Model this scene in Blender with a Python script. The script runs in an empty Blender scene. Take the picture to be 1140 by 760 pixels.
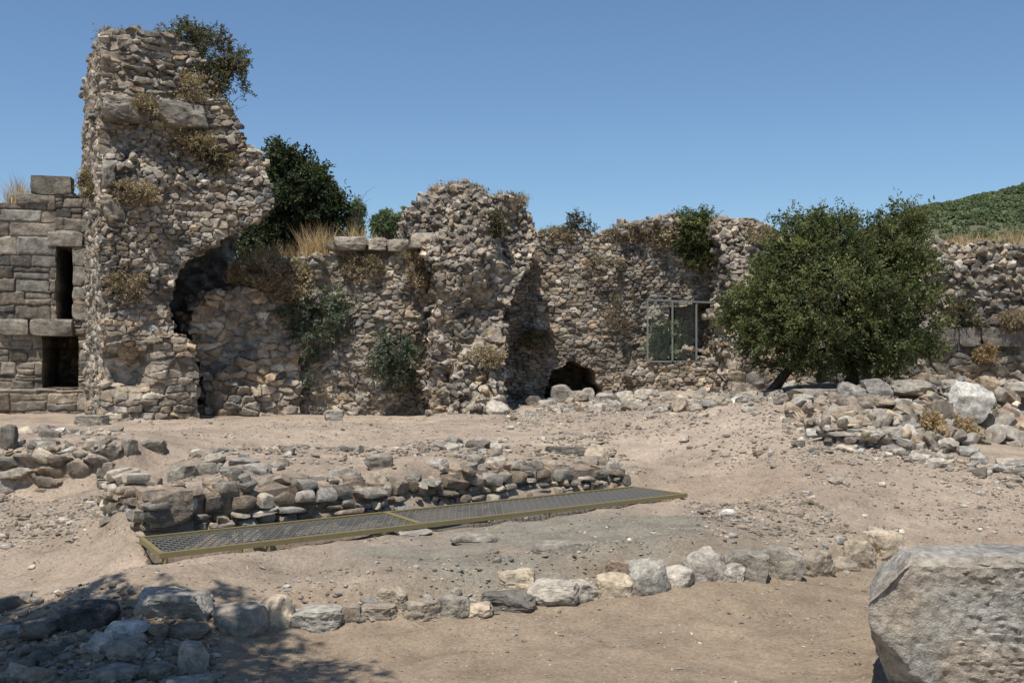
import bpy, math
import numpy as np
from math import radians as R, sin, cos, pi

S = bpy.context.scene
COL = S.collection
F = 1222.0            # focal length in photo pixels (1140 wide)
CX, HY, EYE = 570.0, 395.0, 1.6

# ------------------------------------------------------------------ camera, world, sun, exposure
cam = bpy.data.objects.new('camera', bpy.data.cameras.new('camera'))
COL.objects.link(cam)
cam.data.sensor_width = 36.0
cam.data.lens = 36.0 * F / 1140.0
cam.data.shift_y = 15.0 / 1140.0
cam.data.clip_end = 20000
cam.data.clip_start = 0.05
cam.location = (0, 0, EYE)
cam.rotation_euler = (R(90), 0, 0)
S.camera = cam

SUN_EL, SUN_AZ = 64.0, 202.0        # azimuth clockwise from +Y: from behind the camera, a little left
w = bpy.data.worlds.new('World'); S.world = w; w.use_nodes = True
nt = w.node_tree
bg = nt.nodes['Background']
sky = nt.nodes.new('ShaderNodeTexSky'); sky.sky_type = 'NISHITA'; sky.sun_disc = False
sky.sun_elevation = R(SUN_EL); sky.sun_rotation = R(SUN_AZ)
sky.air_density = 1.0; sky.dust_density = 0.7; sky.ozone_density = 3.5; sky.altitude = 600
tint = nt.nodes.new('ShaderNodeMix'); tint.data_type = 'RGBA'; tint.blend_type = 'MULTIPLY'; tint.inputs['Factor'].default_value = 1.0
tint.inputs['B'].default_value = (.90, 1.0, 1.05, 1)
nt.links.new(sky.outputs[0], tint.inputs['A']); nt.links.new(tint.outputs['Result'], bg.inputs[0])
bg.inputs[1].default_value = 0.096
sl = bpy.data.lights.new('sun', 'SUN'); sl.energy = 4.6; sl.angle = R(0.53); sl.color = (1.0, 0.955, 0.89)
so = bpy.data.objects.new('sun', sl); COL.objects.link(so)
to_sun = np.array([sin(R(SUN_AZ)) * cos(R(SUN_EL)), cos(R(SUN_AZ)) * cos(R(SUN_EL)), sin(R(SUN_EL))])
from mathutils import Vector, Matrix
so.rotation_euler = Vector(to_sun).to_track_quat('Z', 'Y').to_euler()
so.location = Vector(to_sun) * 60
S.view_settings.view_transform = 'Standard'; S.view_settings.look = 'None'
S.view_settings.exposure = 0.24; S.view_settings.gamma = 1.0
S.view_settings.use_curve_mapping = False
try:
    S.cycles.max_bounces = 6; S.cycles.transparent_max_bounces = 12
except Exception:
    pass

rng = np.random.default_rng(11)

# ------------------------------------------------------------------ numpy noise
def _h(ix, iy, iz, seed):
    h = (ix.astype(np.int64) * 374761393 + iy.astype(np.int64) * 668265263 + iz.astype(np.int64) * 2147483647 + seed * 1274126177) & 0xffffffff
    h = ((h ^ (h >> 13)) * 1274126177) & 0xffffffff
    h = ((h ^ (h >> 16)) * 2246822519) & 0xffffffff
    h = h ^ (h >> 15)
    return (h & 0xffffff) / float(0x7fffff) - 1.0
def vnoise(p, seed=0):
    i = np.floor(p).astype(np.int64); f = p - i
    f = f * f * f * (f * (f * 6 - 15) + 10)
    r = 0
    for a in (0, 1):
        for b in (0, 1):
            for c in (0, 1):
                wgt = (f[..., 0] if a else 1 - f[..., 0]) * (f[..., 1] if b else 1 - f[..., 1]) * (f[..., 2] if c else 1 - f[..., 2])
                r = r + wgt * _h(i[..., 0] + a, i[..., 1] + b, i[..., 2] + c, seed)
    return r
def fbm(p, octv=4, seed=0, gain=0.5):
    a, s, r = 1.0, 0.0, 0
    q = np.array(p, dtype=float)
    for o in range(octv):
        r = r + a * vnoise(q, seed + o * 17); s += a; a *= gain; q = q * 2.03 + 7.3
    return r / s
def vec_noise(p, octv=2, seed=0):
    return np.stack([fbm(p, octv, seed + 101 * k) for k in range(3)], -1)
def sstep(a, b, x):
    t = np.clip((x - a) / (b - a), 0, 1); return t * t * (3 - 2 * t)

# ------------------------------------------------------------------ mesh building
SHARP = 30
class MB:
    def __init__(s): s.v = []; s.f4 = []; s.f3 = []; s.c = []; s.n = 0
    def add(s, v, f, col):
        v = np.asarray(v, float).reshape(-1, 3); f = np.asarray(f, int)
        (s.f4 if f.shape[1] == 4 else s.f3).append(f + s.n)
        col = np.asarray(col, float)
        if col.ndim == 1: col = np.tile(col, (len(v), 1))
        s.v.append(v); s.c.append(col); s.n += len(v)
    def add2(s, v, f4, f3, col):
        n0 = s.n; s.add(v, f4, col)
        if len(f3): s.f3.append(np.asarray(f3, int) + n0)
    def batch(s, V, f, C):                     # V: (k, n, 3) copies of one topology
        k, n = V.shape[:2]
        ff = (np.asarray(f)[None] + (np.arange(k) * n)[:, None, None]).reshape(-1, np.asarray(f).shape[1])
        C = np.asarray(C, float)
        if C.ndim == 1: C = np.tile(C, (k, 1))
        s.add(V.reshape(-1, 3), ff, np.repeat(C, n, axis=0))
    def mesh(s, name, mat, origin=(0, 0, 0), smooth=True):
        v = np.concatenate(s.v) - np.asarray(origin, float); c = np.concatenate(s.c)
        me = bpy.data.meshes.new(name)
        f4 = np.concatenate(s.f4) if s.f4 else np.zeros((0, 4), int)
        f3 = np.concatenate(s.f3) if s.f3 else np.zeros((0, 3), int)
        me.vertices.add(len(v)); me.vertices.foreach_set('co', v.astype(np.float32).ravel())
        nl = len(f4) * 4 + len(f3) * 3
        me.loops.add(nl)
        me.loops.foreach_set('vertex_index', np.concatenate([f4.ravel(), f3.ravel()]).astype(np.int32))
        me.polygons.add(len(f4) + len(f3))
        ls = np.concatenate([np.arange(len(f4)) * 4, len(f4) * 4 + np.arange(len(f3)) * 3])
        me.polygons.foreach_set('loop_start', ls.astype(np.int32))
        at = me.attributes.new('tone', 'FLOAT_COLOR', 'POINT')
        at.data.foreach_set('color', np.concatenate([c[:, :3], np.ones((len(c), 1))], 1).astype(np.float32).ravel())
        me.update(calc_edges=True)
        me.polygons.foreach_set('use_smooth', np.full(len(me.polygons), smooth))
        if smooth: me.set_sharp_from_angle(angle=R(SHARP))
        me.materials.append(mat)
        return me
    def build(s, name, mat, parent=None, origin=None, smooth=True):
        if origin is None: origin = tuple(parent.location) if parent is not None else (0, 0, 0)
        o = bpy.data.objects.new(name, s.mesh(name, mat, origin, smooth)); COL.objects.link(o)
        if parent is not None: o.parent = parent
        else: o.location = origin
        return o

def tag(o, label=None, cat=None, group=None, kind=None):
    if label: o['label'] = label
    if cat: o['category'] = cat
    if group: o['group'] = group
    if kind: o['kind'] = kind
    return o
def empty(name, loc, label, cat, group=None):
    o = bpy.data.objects.new(name, None); COL.objects.link(o); o.location = [float(a) for a in loc]
    o.empty_display_size = 0.2
    return tag(o, label, cat, group)

def cube_sphere(n):
    V = []; idx = {}; Fq = []
    for ax in range(3):
        for sg in (-1, 1):
            for i in range(n):
                for j in range(n):
                    q = []
                    for di, dj in ((0, 0), (1, 0), (1, 1), (0, 1)):
                        p = [0, 0, 0]; p[ax] = sg * n
                        p[(ax + 1) % 3] = 2 * (i + di) - n; p[(ax + 2) % 3] = 2 * (j + dj) - n
                        k = tuple(p)
                        if k not in idx: idx[k] = len(V); V.append(k)
                        q.append(idx[k])
                    Fq.append(q if sg > 0 else q[::-1])
    return np.array(V, float) / n, np.array(Fq, int)
_CS = {}
def cs(n):
    if n not in _CS: _CS[n] = cube_sphere(n)
    return _CS[n]
def rock(n, rg, boxy=0.4, planes=9, noise=0.10, cut=(0.72, 1.0)):
    c, f = cs(n)
    s = c / np.linalg.norm(c, axis=1, keepdims=True)
    p = boxy * c + (1 - boxy) * s * 1.2
    for _ in range(planes):
        nn = rg.normal(size=3); nn /= np.linalg.norm(nn)
        ext = np.abs(nn).sum() * boxy + (1 - boxy) * 1.2
        d = rg.uniform(*cut) * ext
        t = p @ nn - d
        p = p - np.where(t > 0, t, 0)[:, None] * nn
    off = rg.uniform(-50, 50, 3)
    nr = s
    p = p + nr * (noise * fbm(s * 1.7 + off, 3, 3))[:, None]
    if n >= 8:
        p = p + nr * (noise * 0.55 * (np.abs(fbm(p * 3.4 + off, 4, 9, 0.6)) - 0.2))[:, None]
        p = p + vec_noise(p * 9 + off, 2, 5) * noise * 0.22
    p = p - (p.max(0) + p.min(0)) / 2
    p = p / ((p.max(0) - p.min(0)) / 2)
    return p, f
LIB = {}
rl = np.random.default_rng(5)
LIB['rubble'] = [rock(5, rl, rl.uniform(0.66, 0.95), 13, 0.09, (0.60, 0.95))[0] for _ in range(80)]
LIB['ashlar'] = [rock(6, rl, rl.uniform(0.86, 0.96), 5, 0.05, (0.88, 1.0))[0] for _ in range(30)]
LIB['small'] = [rock(2, rl, rl.uniform(0.3, 0.9), 9, 0.1, (.5, .9))[0] for _ in range(50)]
LIBF = {'rubble': cs(5)[1], 'ashlar': cs(6)[1], 'small': cs(2)[1]}

def rotmats(rv):                                # rotation vectors (k,3) -> matrices
    th = np.linalg.norm(rv, axis=1) + 1e-9; k = rv / th[:, None]
    K = np.zeros((len(rv), 3, 3))
    K[:, 0, 1] = -k[:, 2]; K[:, 0, 2] = k[:, 1]; K[:, 1, 0] = k[:, 2]; K[:, 1, 2] = -k[:, 0]; K[:, 2, 0] = -k[:, 1]; K[:, 2, 1] = k[:, 0]
    return np.eye(3)[None] + np.sin(th)[:, None, None] * K + (1 - np.cos(th))[:, None, None] * (K @ K)
def put_stones(mb, lib, C, HD, frame, col, jit=0.08, rg=rng):
    """C centres (k,3), HD half sizes (k,3), frame 3x3 (columns = local axes), col (k,3)."""
    k = len(C)
    if not k: return
    T = np.stack(LIB[lib]); ch = rg.integers(0, len(T), k)
    P = T[ch] * (rg.integers(0, 2, (k, 1, 3)) * 2 - 1)
    flip = (np.prod(np.sign(P[:, :1, :] * T[ch][:, :1, :] + 1e-12), axis=2) < 0)[:, 0]
    P = P * HD[:, None, :]
    P = np.einsum('kij,knj->kni', rotmats(rg.normal(size=(k, 3)) * np.asarray(jit)), P)
    P = np.einsum('ij,knj->kni', frame, P) + C[:, None, :]
    f = LIBF[lib]
    for m, ff in ((~flip, f), (flip, f[:, ::-1])):
        if m.any(): mb.batch(P[m], ff, col[m])

# ------------------------------------------------------------------ materials
def node_mat(name):
    m = bpy.data.materials.new(name); m.use_nodes = True
    t = m.node_tree; b = t.nodes['Principled BSDF']; b.inputs['Roughness'].default_value = 0.9
    b.inputs['Specular IOR Level'].default_value = 0.2
    return m, t, b
def N(t, kind, **kw):
    n = t.nodes.new(kind)
    for k, v in kw.items():
        if k in n.inputs.keys() if isinstance(k, str) else False: n.inputs[k].default_value = v
        else: setattr(n, k, v)
    return n
def noise_node(t, pos, scale, detail=5, rough=0.6):
    n = t.nodes.new('ShaderNodeTexNoise'); n.inputs['Scale'].default_value = scale
    n.inputs['Detail'].default_value = detail; n.inputs['Roughness'].default_value = rough
    t.links.new(pos, n.inputs['Vector']); return n.outputs['Fac']
def ramp(t, fac, stops):
    r = t.nodes.new('ShaderNodeValToRGB'); cr = r.color_ramp
    while len(cr.elements) < len(stops): cr.elements.new(0.5)
    for e, (p, c) in zip(cr.elements, stops):
        e.position = p; e.color = (*c, 1) if len(c) == 3 else c
    t.links.new(fac, r.inputs[0]); return r.outputs['Color']
def mix(t, typ, fac, a, b):
    n = t.nodes.new('ShaderNodeMix'); n.data_type = 'RGBA'; n.blend_type = typ
    for sock, val in ((n.inputs['Factor'], fac), (n.inputs['A'], a), (n.inputs['B'], b)):
        if hasattr(val, 'is_output'): t.links.new(val, sock)
        else: sock.default_value = val if not isinstance(val, tuple) else (*val, 1)
    return n.outputs['Result']
def g3(v): return (v, v, v)
def bump(t, b, h, strength, dist, prev=None):
    n = t.nodes.new('ShaderNodeBump'); n.inputs['Strength'].default_value = strength; n.inputs['Distance'].default_value = dist
    t.links.new(h, n.inputs['Height'])
    if prev is not None: t.links.new(prev, n.inputs['Normal'])
    t.links.new(n.outputs[0], b.inputs['Normal']); return n.outputs[0]
def stone_mat(name, fine=1.0, lichen=0.5, bump_d=0.02, warm=(0.42, 0.33, 0.22), stainscale=2.2):
    m, t, b = node_mat(name)
    pos = t.nodes.new('ShaderNodeNewGeometry').outputs['Position']
    at = t.nodes.new('ShaderNodeAttribute'); at.attribute_name = 'tone'
    c = at.outputs['Color']
    n1 = noise_node(t, pos, 9 * fine, 8, 0.68)
    c = mix(t, 'MULTIPLY', 1.0, c, ramp(t, n1, [(0.30, g3(0.48)), (0.5, g3(1.0)), (0.70, g3(1.5))]))
    n2 = noise_node(t, pos, stainscale, 7, 0.65)
    c = mix(t, 'MULTIPLY', lichen, c, ramp(t, n2, [(0.40, (0.38, 0.39, 0.41)), (0.52, g3(1)), (0.62, (1.12, 1.08, 1.0))]))
    n3 = noise_node(t, pos, 34 * fine, 4, 0.6)
    c = mix(t, 'MIX', ramp(t, n3, [(0.60, g3(0)), (0.72, g3(0.55))]), c, warm)
    n5 = noise_node(t, pos, 21 * fine, 5, 0.7)
    c = mix(t, 'MIX', ramp(t, n5, [(0.62, g3(0)), (0.72, g3(0.4))]), c, (0.09, 0.088, 0.085))
    t.links.new(c, b.inputs['Base Color'])
    n4 = noise_node(t, pos, 26 * fine, 9, 0.7)
    v = t.nodes.new('ShaderNodeTexVoronoi'); v.inputs['Scale'].default_value = 40 * fine; t.links.new(pos, v.inputs['Vector'])
    p = bump(t, b, n4, 0.8, bump_d)
    bump(t, b, v.outputs['Distance'], 0.35, bump_d * 0.5, p)
    b.inputs['Roughness'].default_value = 0.93
    return m
M_STONE = stone_mat('rubble_stone', 1.0, 0.75)
M_ROCK = stone_mat('loose_rock', 2.0, 0.45, 0.012, (0.46, 0.39, 0.29), 3.5)
M_ASHLAR = stone_mat('ashlar_stone', 1.2, 0.55, 0.02, (0.36, 0.32, 0.26))
M_MORTAR = stone_mat('earth_mortar', 1.6, 0.5, 0.035, (0.36, 0.29, 0.21))

def leaf_mat(name, trans=0.25, rough=0.55):
    m, t, b = node_mat(name)
    at = t.nodes.new('ShaderNodeAttribute'); at.attribute_name = 'tone'
    t.links.new(at.outputs['Color'], b.inputs['Base Color']); b.inputs['Roughness'].default_value = rough
    b.inputs['Specular IOR Level'].default_value = 0.3
    tr = t.nodes.new('ShaderNodeBsdfTranslucent')
    c2 = mix(t, 'MULTIPLY', 1.0, at.outputs['Color'], (1.3, 1.4, 0.6)); t.links.new(c2, tr.inputs['Color'])
    ms = t.nodes.new('ShaderNodeMixShader'); ms.inputs[0].default_value = trans
    t.links.new(b.outputs[0], ms.inputs[1]); t.links.new(tr.outputs[0], ms.inputs[2])
    t.links.new(ms.outputs[0], t.nodes['Material Output'].inputs[0])
    return m
M_LEAF = leaf_mat('leaves', .34); M_DRY = leaf_mat('dry_stems', 0.2, 0.8)
def bark_mat():
    m, t, b = node_mat('bark'); pos = t.nodes.new('ShaderNodeNewGeometry').outputs['Position']
    c = ramp(t, noise_node(t, pos, 22, 6), [(0.3, (0.035, 0.028, 0.022)), (0.7, (0.13, 0.105, 0.08))])
    t.links.new(c, b.inputs['Base Color']); bump(t, b, noise_node(t, pos, 45, 5), 0.7, 0.02); return m
M_BARK = bark_mat()

# ------------------------------------------------------------------ pixel <-> place helpers (photo used as a survey)
def pt(px, py, Y): return np.array([(px - CX) / F * Y, Y, EYE + (HY - py) / F * Y])
def gp(px, py, z):
    Y = (EYE - z) * F / (py - HY); return ((px - CX) / F * Y, Y, z)

# ------------------------------------------------------------------ terrain
# grating rectangle (a trench below it)
GZ = 0.30
FL = np.array(gp(180, 618, GZ)); FR = np.array(gp(764, 551, GZ)); BL = np.array(gp(157, 600, GZ))
GD = (FR - FL)[:2]; GL = np.linalg.norm(GD); GD /= GL
GW = float(np.linalg.norm((BL - FL)[:2])); GN = (BL - FL)[:2] / GW
_Gi = np.linalg.inv(np.stack([GD, GN], 1))
def ab(x, y):
    q = np.stack([np.asarray(x, float) - FL[0], np.asarray(y, float) - FL[1]]); return np.tensordot(_Gi, q, 1)
# line of edging stones
edge_px = [(-60, 700, 0), (150, 700, 0), (290, 700, 0.0), (400, 694, 0), (500, 684, 0), (600, 673, 0.0), (700, 660, 0.01), (800, 647, 0.02), (890, 639, 0.03), (950, 630, 0.04), (1004, 614, 0.06)]
edge_w = np.array([gp(*e)[:2] for e in edge_px])
def step_term(x, y):
    ye = np.interp(x, edge_w[:, 0], edge_w[:, 1])
    fade = (1 - sstep(2.9, 3.6, x)) * sstep(-1.6, -0.9, x)
    st = 0.13 * sstep(0.02, 0.28, y - ye) * fade
    a, b = ab(x, y)
    wd_ = np.maximum(b - 1.0, 0) * .7
    st = st + .26 * sstep(.86, 1.10, b) * sstep(-.10 - wd_, .08 + wd_ * .3, a) * (1 - sstep(GL - 2.4 - wd_ * .3, GL - .2 + wd_, a)) * (1 - sstep(2.0, 6.0, b))
    wd_ = np.maximum(y - 10.9, 0) * .8
    st = st + .40 * sstep(10.62, 10.95, y) * (1 - sstep(-3.9 - wd_ * .4, -3.55 + wd_, x)) * (1 - sstep(13.0, 28.0, y))
    return st
ctl = [(0, 760, 0), (285, 760, 0), (570, 760, 0), (855, 760, 0), (1140, 760, 0), (0, 715, 0), (300, 712, 0), (570, 705, 0), (800, 690, 0), (1140, 680, .02),
       (1000, 645, .03), (1140, 600, .12), (1140, 560, .28), (1000, 590, .16), (900, 577, .27), (850, 560, .32), (1000, 550, .34), (850, 510, .53), (960, 525, .5),
       (1140, 530, .42), (850, 470, .82), (850, 445, 1.0), (870, 433, 1.08), (950, 433, 1.14), (760, 450, .86), (760, 500, .52), (650, 460, .76), (600, 452, .72),
       (650, 444, .8), (720, 440, .9), (500, 468, .64), (400, 480, .6), (400, 470, .62), (300, 470, .62), (230, 467, .64), (130, 472, .62), (60, 470, .62), 
       (500, 500, .58), (740, 532, .31), (700, 520, .43), (760, 575, .30), (60, 556, .22), (60, 600, .15), (150, 642, .12), (100, 640, .08), (0, 600, .14), (0, 650, .05),
       (250, 640, .10), (350, 640, .12), (500, 640, .20), (600, 620, .24), (600, 600, .27), (700, 600, .28), (760, 610, .25), (850, 600, .24), (660, 580, .28),
       (150, 606, .28), (120, 606, .22), (140, 612, .23), (60, 575, .19)]
cp = [gp(*c) for c in ctl]
cp += [(-5.2, 11.5, .71), (-4.3, 11.5, .71), (-6.4, 11.5, .71), (-7.5, 11.5, .71), (-5.2, 10.2, .24), (-6.5, 10.2, .24), (-4.2, 10.2, .24), (-7.5, 10.0, .24), (-6.5, 9.0, .2), (-2.6, 9.7, .57), (-1.8, 9.9, .6), (-3.0, 10.7, .60), (-3.3, 12, .64), (-3.7, 9.3, .25), (-3.6, 8.6, .23), (-6.5, 13.2, .66), (-4.5, 13.2, .66)]
cp += [(-9, 14.5, .62), (-6, 22, .7), (0, 23, .8), (5, 20, .95), (9, 20, 1.0), (8, 15, 1.0), (6.2, 12.6, .62), (9, 12, .75), (7, 10.5, .45), (9, 8, .2), (8, 4, 0), (0, 2, 0), (-8, 2, 0), (-7, 6, 0), (-8, 9, .2),
       (10, 24, 1.1), (-12, 22, .8), (15, 16, 1), (16, 4, .1), (-15, 4, .1), (0, -6, 0), (12, -6, 0), (-12, -6, 0), (-16, 14, .6), (0, 30, .9), (16, 30, 1.1), (-16, 30, .9)]
for a_ in np.linspace(-.3, GL + .2, 9):
    for b_, z_ in ((-.12, .262), (-.5, .235)):
        q_ = FL[:2] + GD * a_ + GN * b_; cp.append((q_[0], q_[1], z_))
cp = np.array(cp)
def _tps(r2): return np.where(r2 > 1e-12, 0.5 * r2 * np.log(np.maximum(r2, 1e-12)), 0)
_A = cp[:, :2]; n_ = len(_A)
_K = _tps(((_A[:, None] - _A[None]) ** 2).sum(-1)) + 0.02 * np.eye(n_)
_Pm = np.concatenate([np.ones((n_, 1)), _A], 1)
_L = np.block([[_K, _Pm], [_Pm.T, np.zeros((3, 3))]])
_w = np.linalg.solve(_L, np.concatenate([cp[:, 2] - step_term(cp[:, 0], cp[:, 1]), np.zeros(3)]))
def ground(x, y, detail=False):
    x = np.asarray(x, float); y = np.asarray(y, float); sh = np.broadcast(x, y).shape
    x = np.broadcast_to(x, sh).ravel(); y = np.broadcast_to(y, sh).ravel()
    xc = np.clip(x, -16, 16); yc = np.clip(y, -6, 30)
    z = np.empty(len(x))
    for s in range(0, len(x), 50000):
        q = np.stack([xc[s:s + 50000], yc[s:s + 50000]], 1)
        z[s:s + 50000] = _tps(((q[:, None] - _A[None]) ** 2).sum(-1)) @ _w[:n_] + _w[n_] + q @ _w[n_ + 1:]
    z = np.clip(z, -0.05, 1.35) + step_term(xc, yc)
    a, b = ab(x, y)
    tr = sstep(-0.02, 0.12, a) * (1 - sstep(GL - 0.5, GL - 0.05, a)) * sstep(0.0, 0.12, b) * (1 - sstep(GW + 0.05, GW + 0.15, b))
    z = z - 0.22 * tr
    wk = sstep(-.3, -.08, a) * (1 - sstep(GL, GL + .5, a)) * sstep(-.5, -.2, b) * (1 - sstep(GW + .05, GW + .22, b))
    z = z - wk * np.maximum(z - (GZ - .03), 0)
    kf = sstep(-.45, -.12, b) * (1 - sstep(0., .06, b)) * sstep(-.35, -.05, a) * (1 - sstep(GL, GL + .3, a))
    z = z * (1 - kf) + (GZ - .045) * kf
    p = np.stack([x, y, np.zeros_like(x)], 1)
    near = np.exp(-np.maximum(np.hypot(x, y - 8) - 14, 0) / 20)
    z = z + 0.035 * fbm(p * 0.9, 4, 21) * near
    if detail:
        z = z + near * (0.026 * fbm(p * 4.5, 4, 33, 0.6) + 0.022 * np.abs(fbm(p * 8, 3, 44, .6)) * sstep(-.3, .3, fbm(p * .8, 2, 47)))
    return z.reshape(sh)
_ys = np.arange(4.6, 24, 0.02)
def hit(px, py):
    x = (px - CX) / F * _ys; zr = EYE + (HY - py) / F * _ys
    d = zr - ground(x, _ys)
    i = np.argmax(d < 0) if (d < 0).any() else len(_ys) - 1
    return np.array([x[i], _ys[i], zr[i]])

def axis(lo, hi, d, far, g=1.16):
    a = list(np.arange(lo, hi + 1e-6, d)); s = d
    while a[-1] < far: s *= g; a.append(a[-1] + s)
    s = d; b = []
    x = lo
    while x > -far: s *= g; x -= s; b.append(x)
    return np.array(b[::-1] + a)
gx = axis(-7.5, 9.0, 0.04, 4000); gy = axis(4.8, 16.0, 0.04, 4000)
X, Yg = np.meshgrid(gx, gy)
Z = ground(X, Yg, True)
nx, ny = len(gx), len(gy)
ii = (np.arange(ny - 1)[:, None] * nx + np.arange(nx - 1)[None]).ravel()
gf = np.stack([ii, ii + 1, ii + nx + 1, ii + nx], 1)
gpos = np.stack([X.ravel(), Yg.ravel(), Z.ravel()], 1)
# tone of the soil: pinkish dust on the slope, yellower path, grey-green clay by the grating, pale trodden crest
def soil_tone(x, y):
    p = np.stack([x, y, np.zeros_like(x)], -1)
    n = fbm(p * 0.7, 4, 55); m_ = fbm(p * 2.4, 4, 66)
    base = np.array([.368, .292, .222]) * (1 + 0.2 * n + 0.2 * m_)[..., None]
    yellow = np.array([.298, .228, .155])
    ye = np.interp(x, edge_w[:, 0], edge_w[:, 1])
    k = (1 - sstep(-0.5, 0.9, y - ye))[..., None] * 0.8
    base = base * (1 - k) + yellow * (1 + 0.12 * n + 0.12 * m_)[..., None] * k
    def blob(cx, cy, rx, ry): return np.exp(-(((x - cx) / rx) ** 2 + ((y - cy) / ry) ** 2))
    c = hit(650, 590); c2 = hit(470, 625); c3 = hit(560, 610)
    k = np.clip((1.4 * blob(c[0], c[1], 1.15, .85) + 0.6 * blob(c2[0], c2[1], .8, .4) + .5 * blob(c3[0], c3[1], .6, .5)) * (1.05 + 1.3 * m_), 0, 0.85)[..., None]
    base = base * (1 - k) + np.array([.215, .20, .16]) * (1 + 0.2 * m_)[..., None] * k
    c = hit(760, 445)
    k = np.clip(blob(c[0], c[1], 3.2, 3.0) * (0.6 + 1.0 * n), 0, .7)[..., None]
    base = base * (1 - k) + np.array([.42, .355, .285]) * k
    c = hit(800, 545)
    k = np.clip(blob(c[0], c[1], .8, .7) * (0.7 + 1.2 * m_), 0, .6)[..., None]
    base = base * (1 - k) + np.array([.32, .235, .17]) * k
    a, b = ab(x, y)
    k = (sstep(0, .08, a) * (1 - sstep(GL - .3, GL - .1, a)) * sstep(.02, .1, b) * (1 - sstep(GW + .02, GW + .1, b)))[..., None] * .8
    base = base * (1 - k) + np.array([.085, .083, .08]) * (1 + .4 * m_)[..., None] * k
    return np.clip(base, .05, .7)
mb = MB(); mb.add(gpos, gf, soil_tone(gpos[:, 0], gpos[:, 1]))
def ground_mat():
    m, t, b = node_mat('dry_earth')
    pos = t.nodes.new('ShaderNodeNewGeometry').outputs['Position']
    at = t.nodes.new('ShaderNodeAttribute'); at.attribute_name = 'tone'; c = at.outputs['Color']
    n1 = noise_node(t, pos, 3.5, 9, 0.7); n2 = noise_node(t, pos, 38, 6, 0.7); n3 = noise_node(t, pos, 120, 3, 0.6)
    c = mix(t, 'MULTIPLY', 1.0, c, ramp(t, n1, [(0.3, (.74, .71, .68)), (0.5, g3(1)), (0.7, (1.2, 1.19, 1.17))]))
    c = mix(t, 'MULTIPLY', 1.0, c, ramp(t, n2, [(0.3, g3(0.7)), (0.52, g3(1)), (0.7, g3(1.25))]))
    v = t.nodes.new('ShaderNodeTexVoronoi'); v.inputs['Scale'].default_value = 55; t.links.new(pos, v.inputs['Vector'])
    sp = ramp(t, v.outputs['Distance'], [(0.10, g3(0.7)), (0.2, g3(0))])
    c = mix(t, 'MIX', sp, c, v.outputs['Color']) if False else c
    k = ramp(t, n3, [(0.62, g3(0)), (0.70, g3(0.6))]); c = mix(t, 'MIX', k, c, (.5, .43, .35))
    t.links.new(c, b.inputs['Base Color'])
    p = bump(t, b, n2, 0.7, 0.03); p = bump(t, b, n3, 0.5, 0.012, p)
    b.inputs['Roughness'].default_value = 0.97; b.inputs['Specular IOR Level'].default_value = 0.1
    return m
M_GROUND = ground_mat()
go = mb.build('ground', M_GROUND); tag(go, 'dry dusty bare earth of the excavation', None, None, 'structure')

# ------------------------------------------------------------------ colour families
GREY = np.array([.268, .238, .193]); DARK = np.array([.16, .144, .122]); TAN = np.array([.335, .28, .21]); PALE = np.array([.42, .375, .31])
OCH = np.array([.33, .25, .17]); WHITE = np.array([.60, .565, .50]); BRN = np.array([.235, .19, .145]); PINK = np.array([.30, .255, .21])
PALN = np.stack([GREY, DARK, TAN, PALE, OCH, BRN, PINK])
def pick(wts, n, rg=rng, var=0.19):
    wts = np.asarray(wts, float)
    if wts.ndim == 1: wts = np.tile(wts, (n, 1))
    cw = np.cumsum(wts / wts.sum(1, keepdims=True), 1)
    i = (rg.random((n, 1)) > cw).sum(1).clip(0, len(PALN) - 1)
    c = PALN[i] * .86 + np.array([.27, .235, .19]) * .14
    tw_ = rg.normal(size=(n, 1)) * np.array([.035, 0, -.04])
    return np.clip(c * (1 + var * rg.normal(size=(n, 1))) * (1 + tw_), 0.04, 0.8)

def in_poly(x, y, poly):
    poly = np.asarray(poly, float); r = np.zeros(x.shape, bool); j = len(poly) - 1
    for i in range(len(poly)):
        xi, yi = poly[i]; xj, yj = poly[j]
        if yi != yj:
            c = ((yi > y) != (yj > y)) & (x < (xj - xi) * (y - yi) / (yj - yi) + xi); r ^= c
        j = i
    return r
class Plane:
    def __init__(s, px, Y, deg):
        s.O = np.array([(px - CX) / F * Y, Y]); a = R(deg); s.D = np.array([cos(a), sin(a)]); s.Nn = np.array([s.D[1], -s.D[0]])
        s.frame = np.array([[s.D[0], s.Nn[0], 0], [s.D[1], s.Nn[1], 0], [0, 0, 1.0]])
    def uv(s, px, py):
        k = (np.asarray(px, float) - CX) / F
        u = (k * s.O[1] - s.O[0]) / (s.D[0] - k * s.D[1]); Y = s.O[1] + u * s.D[1]
        return u, EYE + (HY - np.asarray(py, float)) / F * Y
    def px(s, u, v):
        x = s.O[0] + u * s.D[0]; Y = s.O[1] + u * s.D[1]
        return CX + x / Y * F, HY - (v - EYE) / Y * F
    def P(s, u, v, d=0):
        u, v, d = np.broadcast_arrays(u, v, d)
        return np.stack([s.O[0] + u * s.D[0] + d * s.Nn[0], s.O[1] + u * s.D[1] + d * s.Nn[1], v], -1)
    def uvpoly(s, poly): return np.stack(s.uv(*np.array(poly, float).T), 1)

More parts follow.
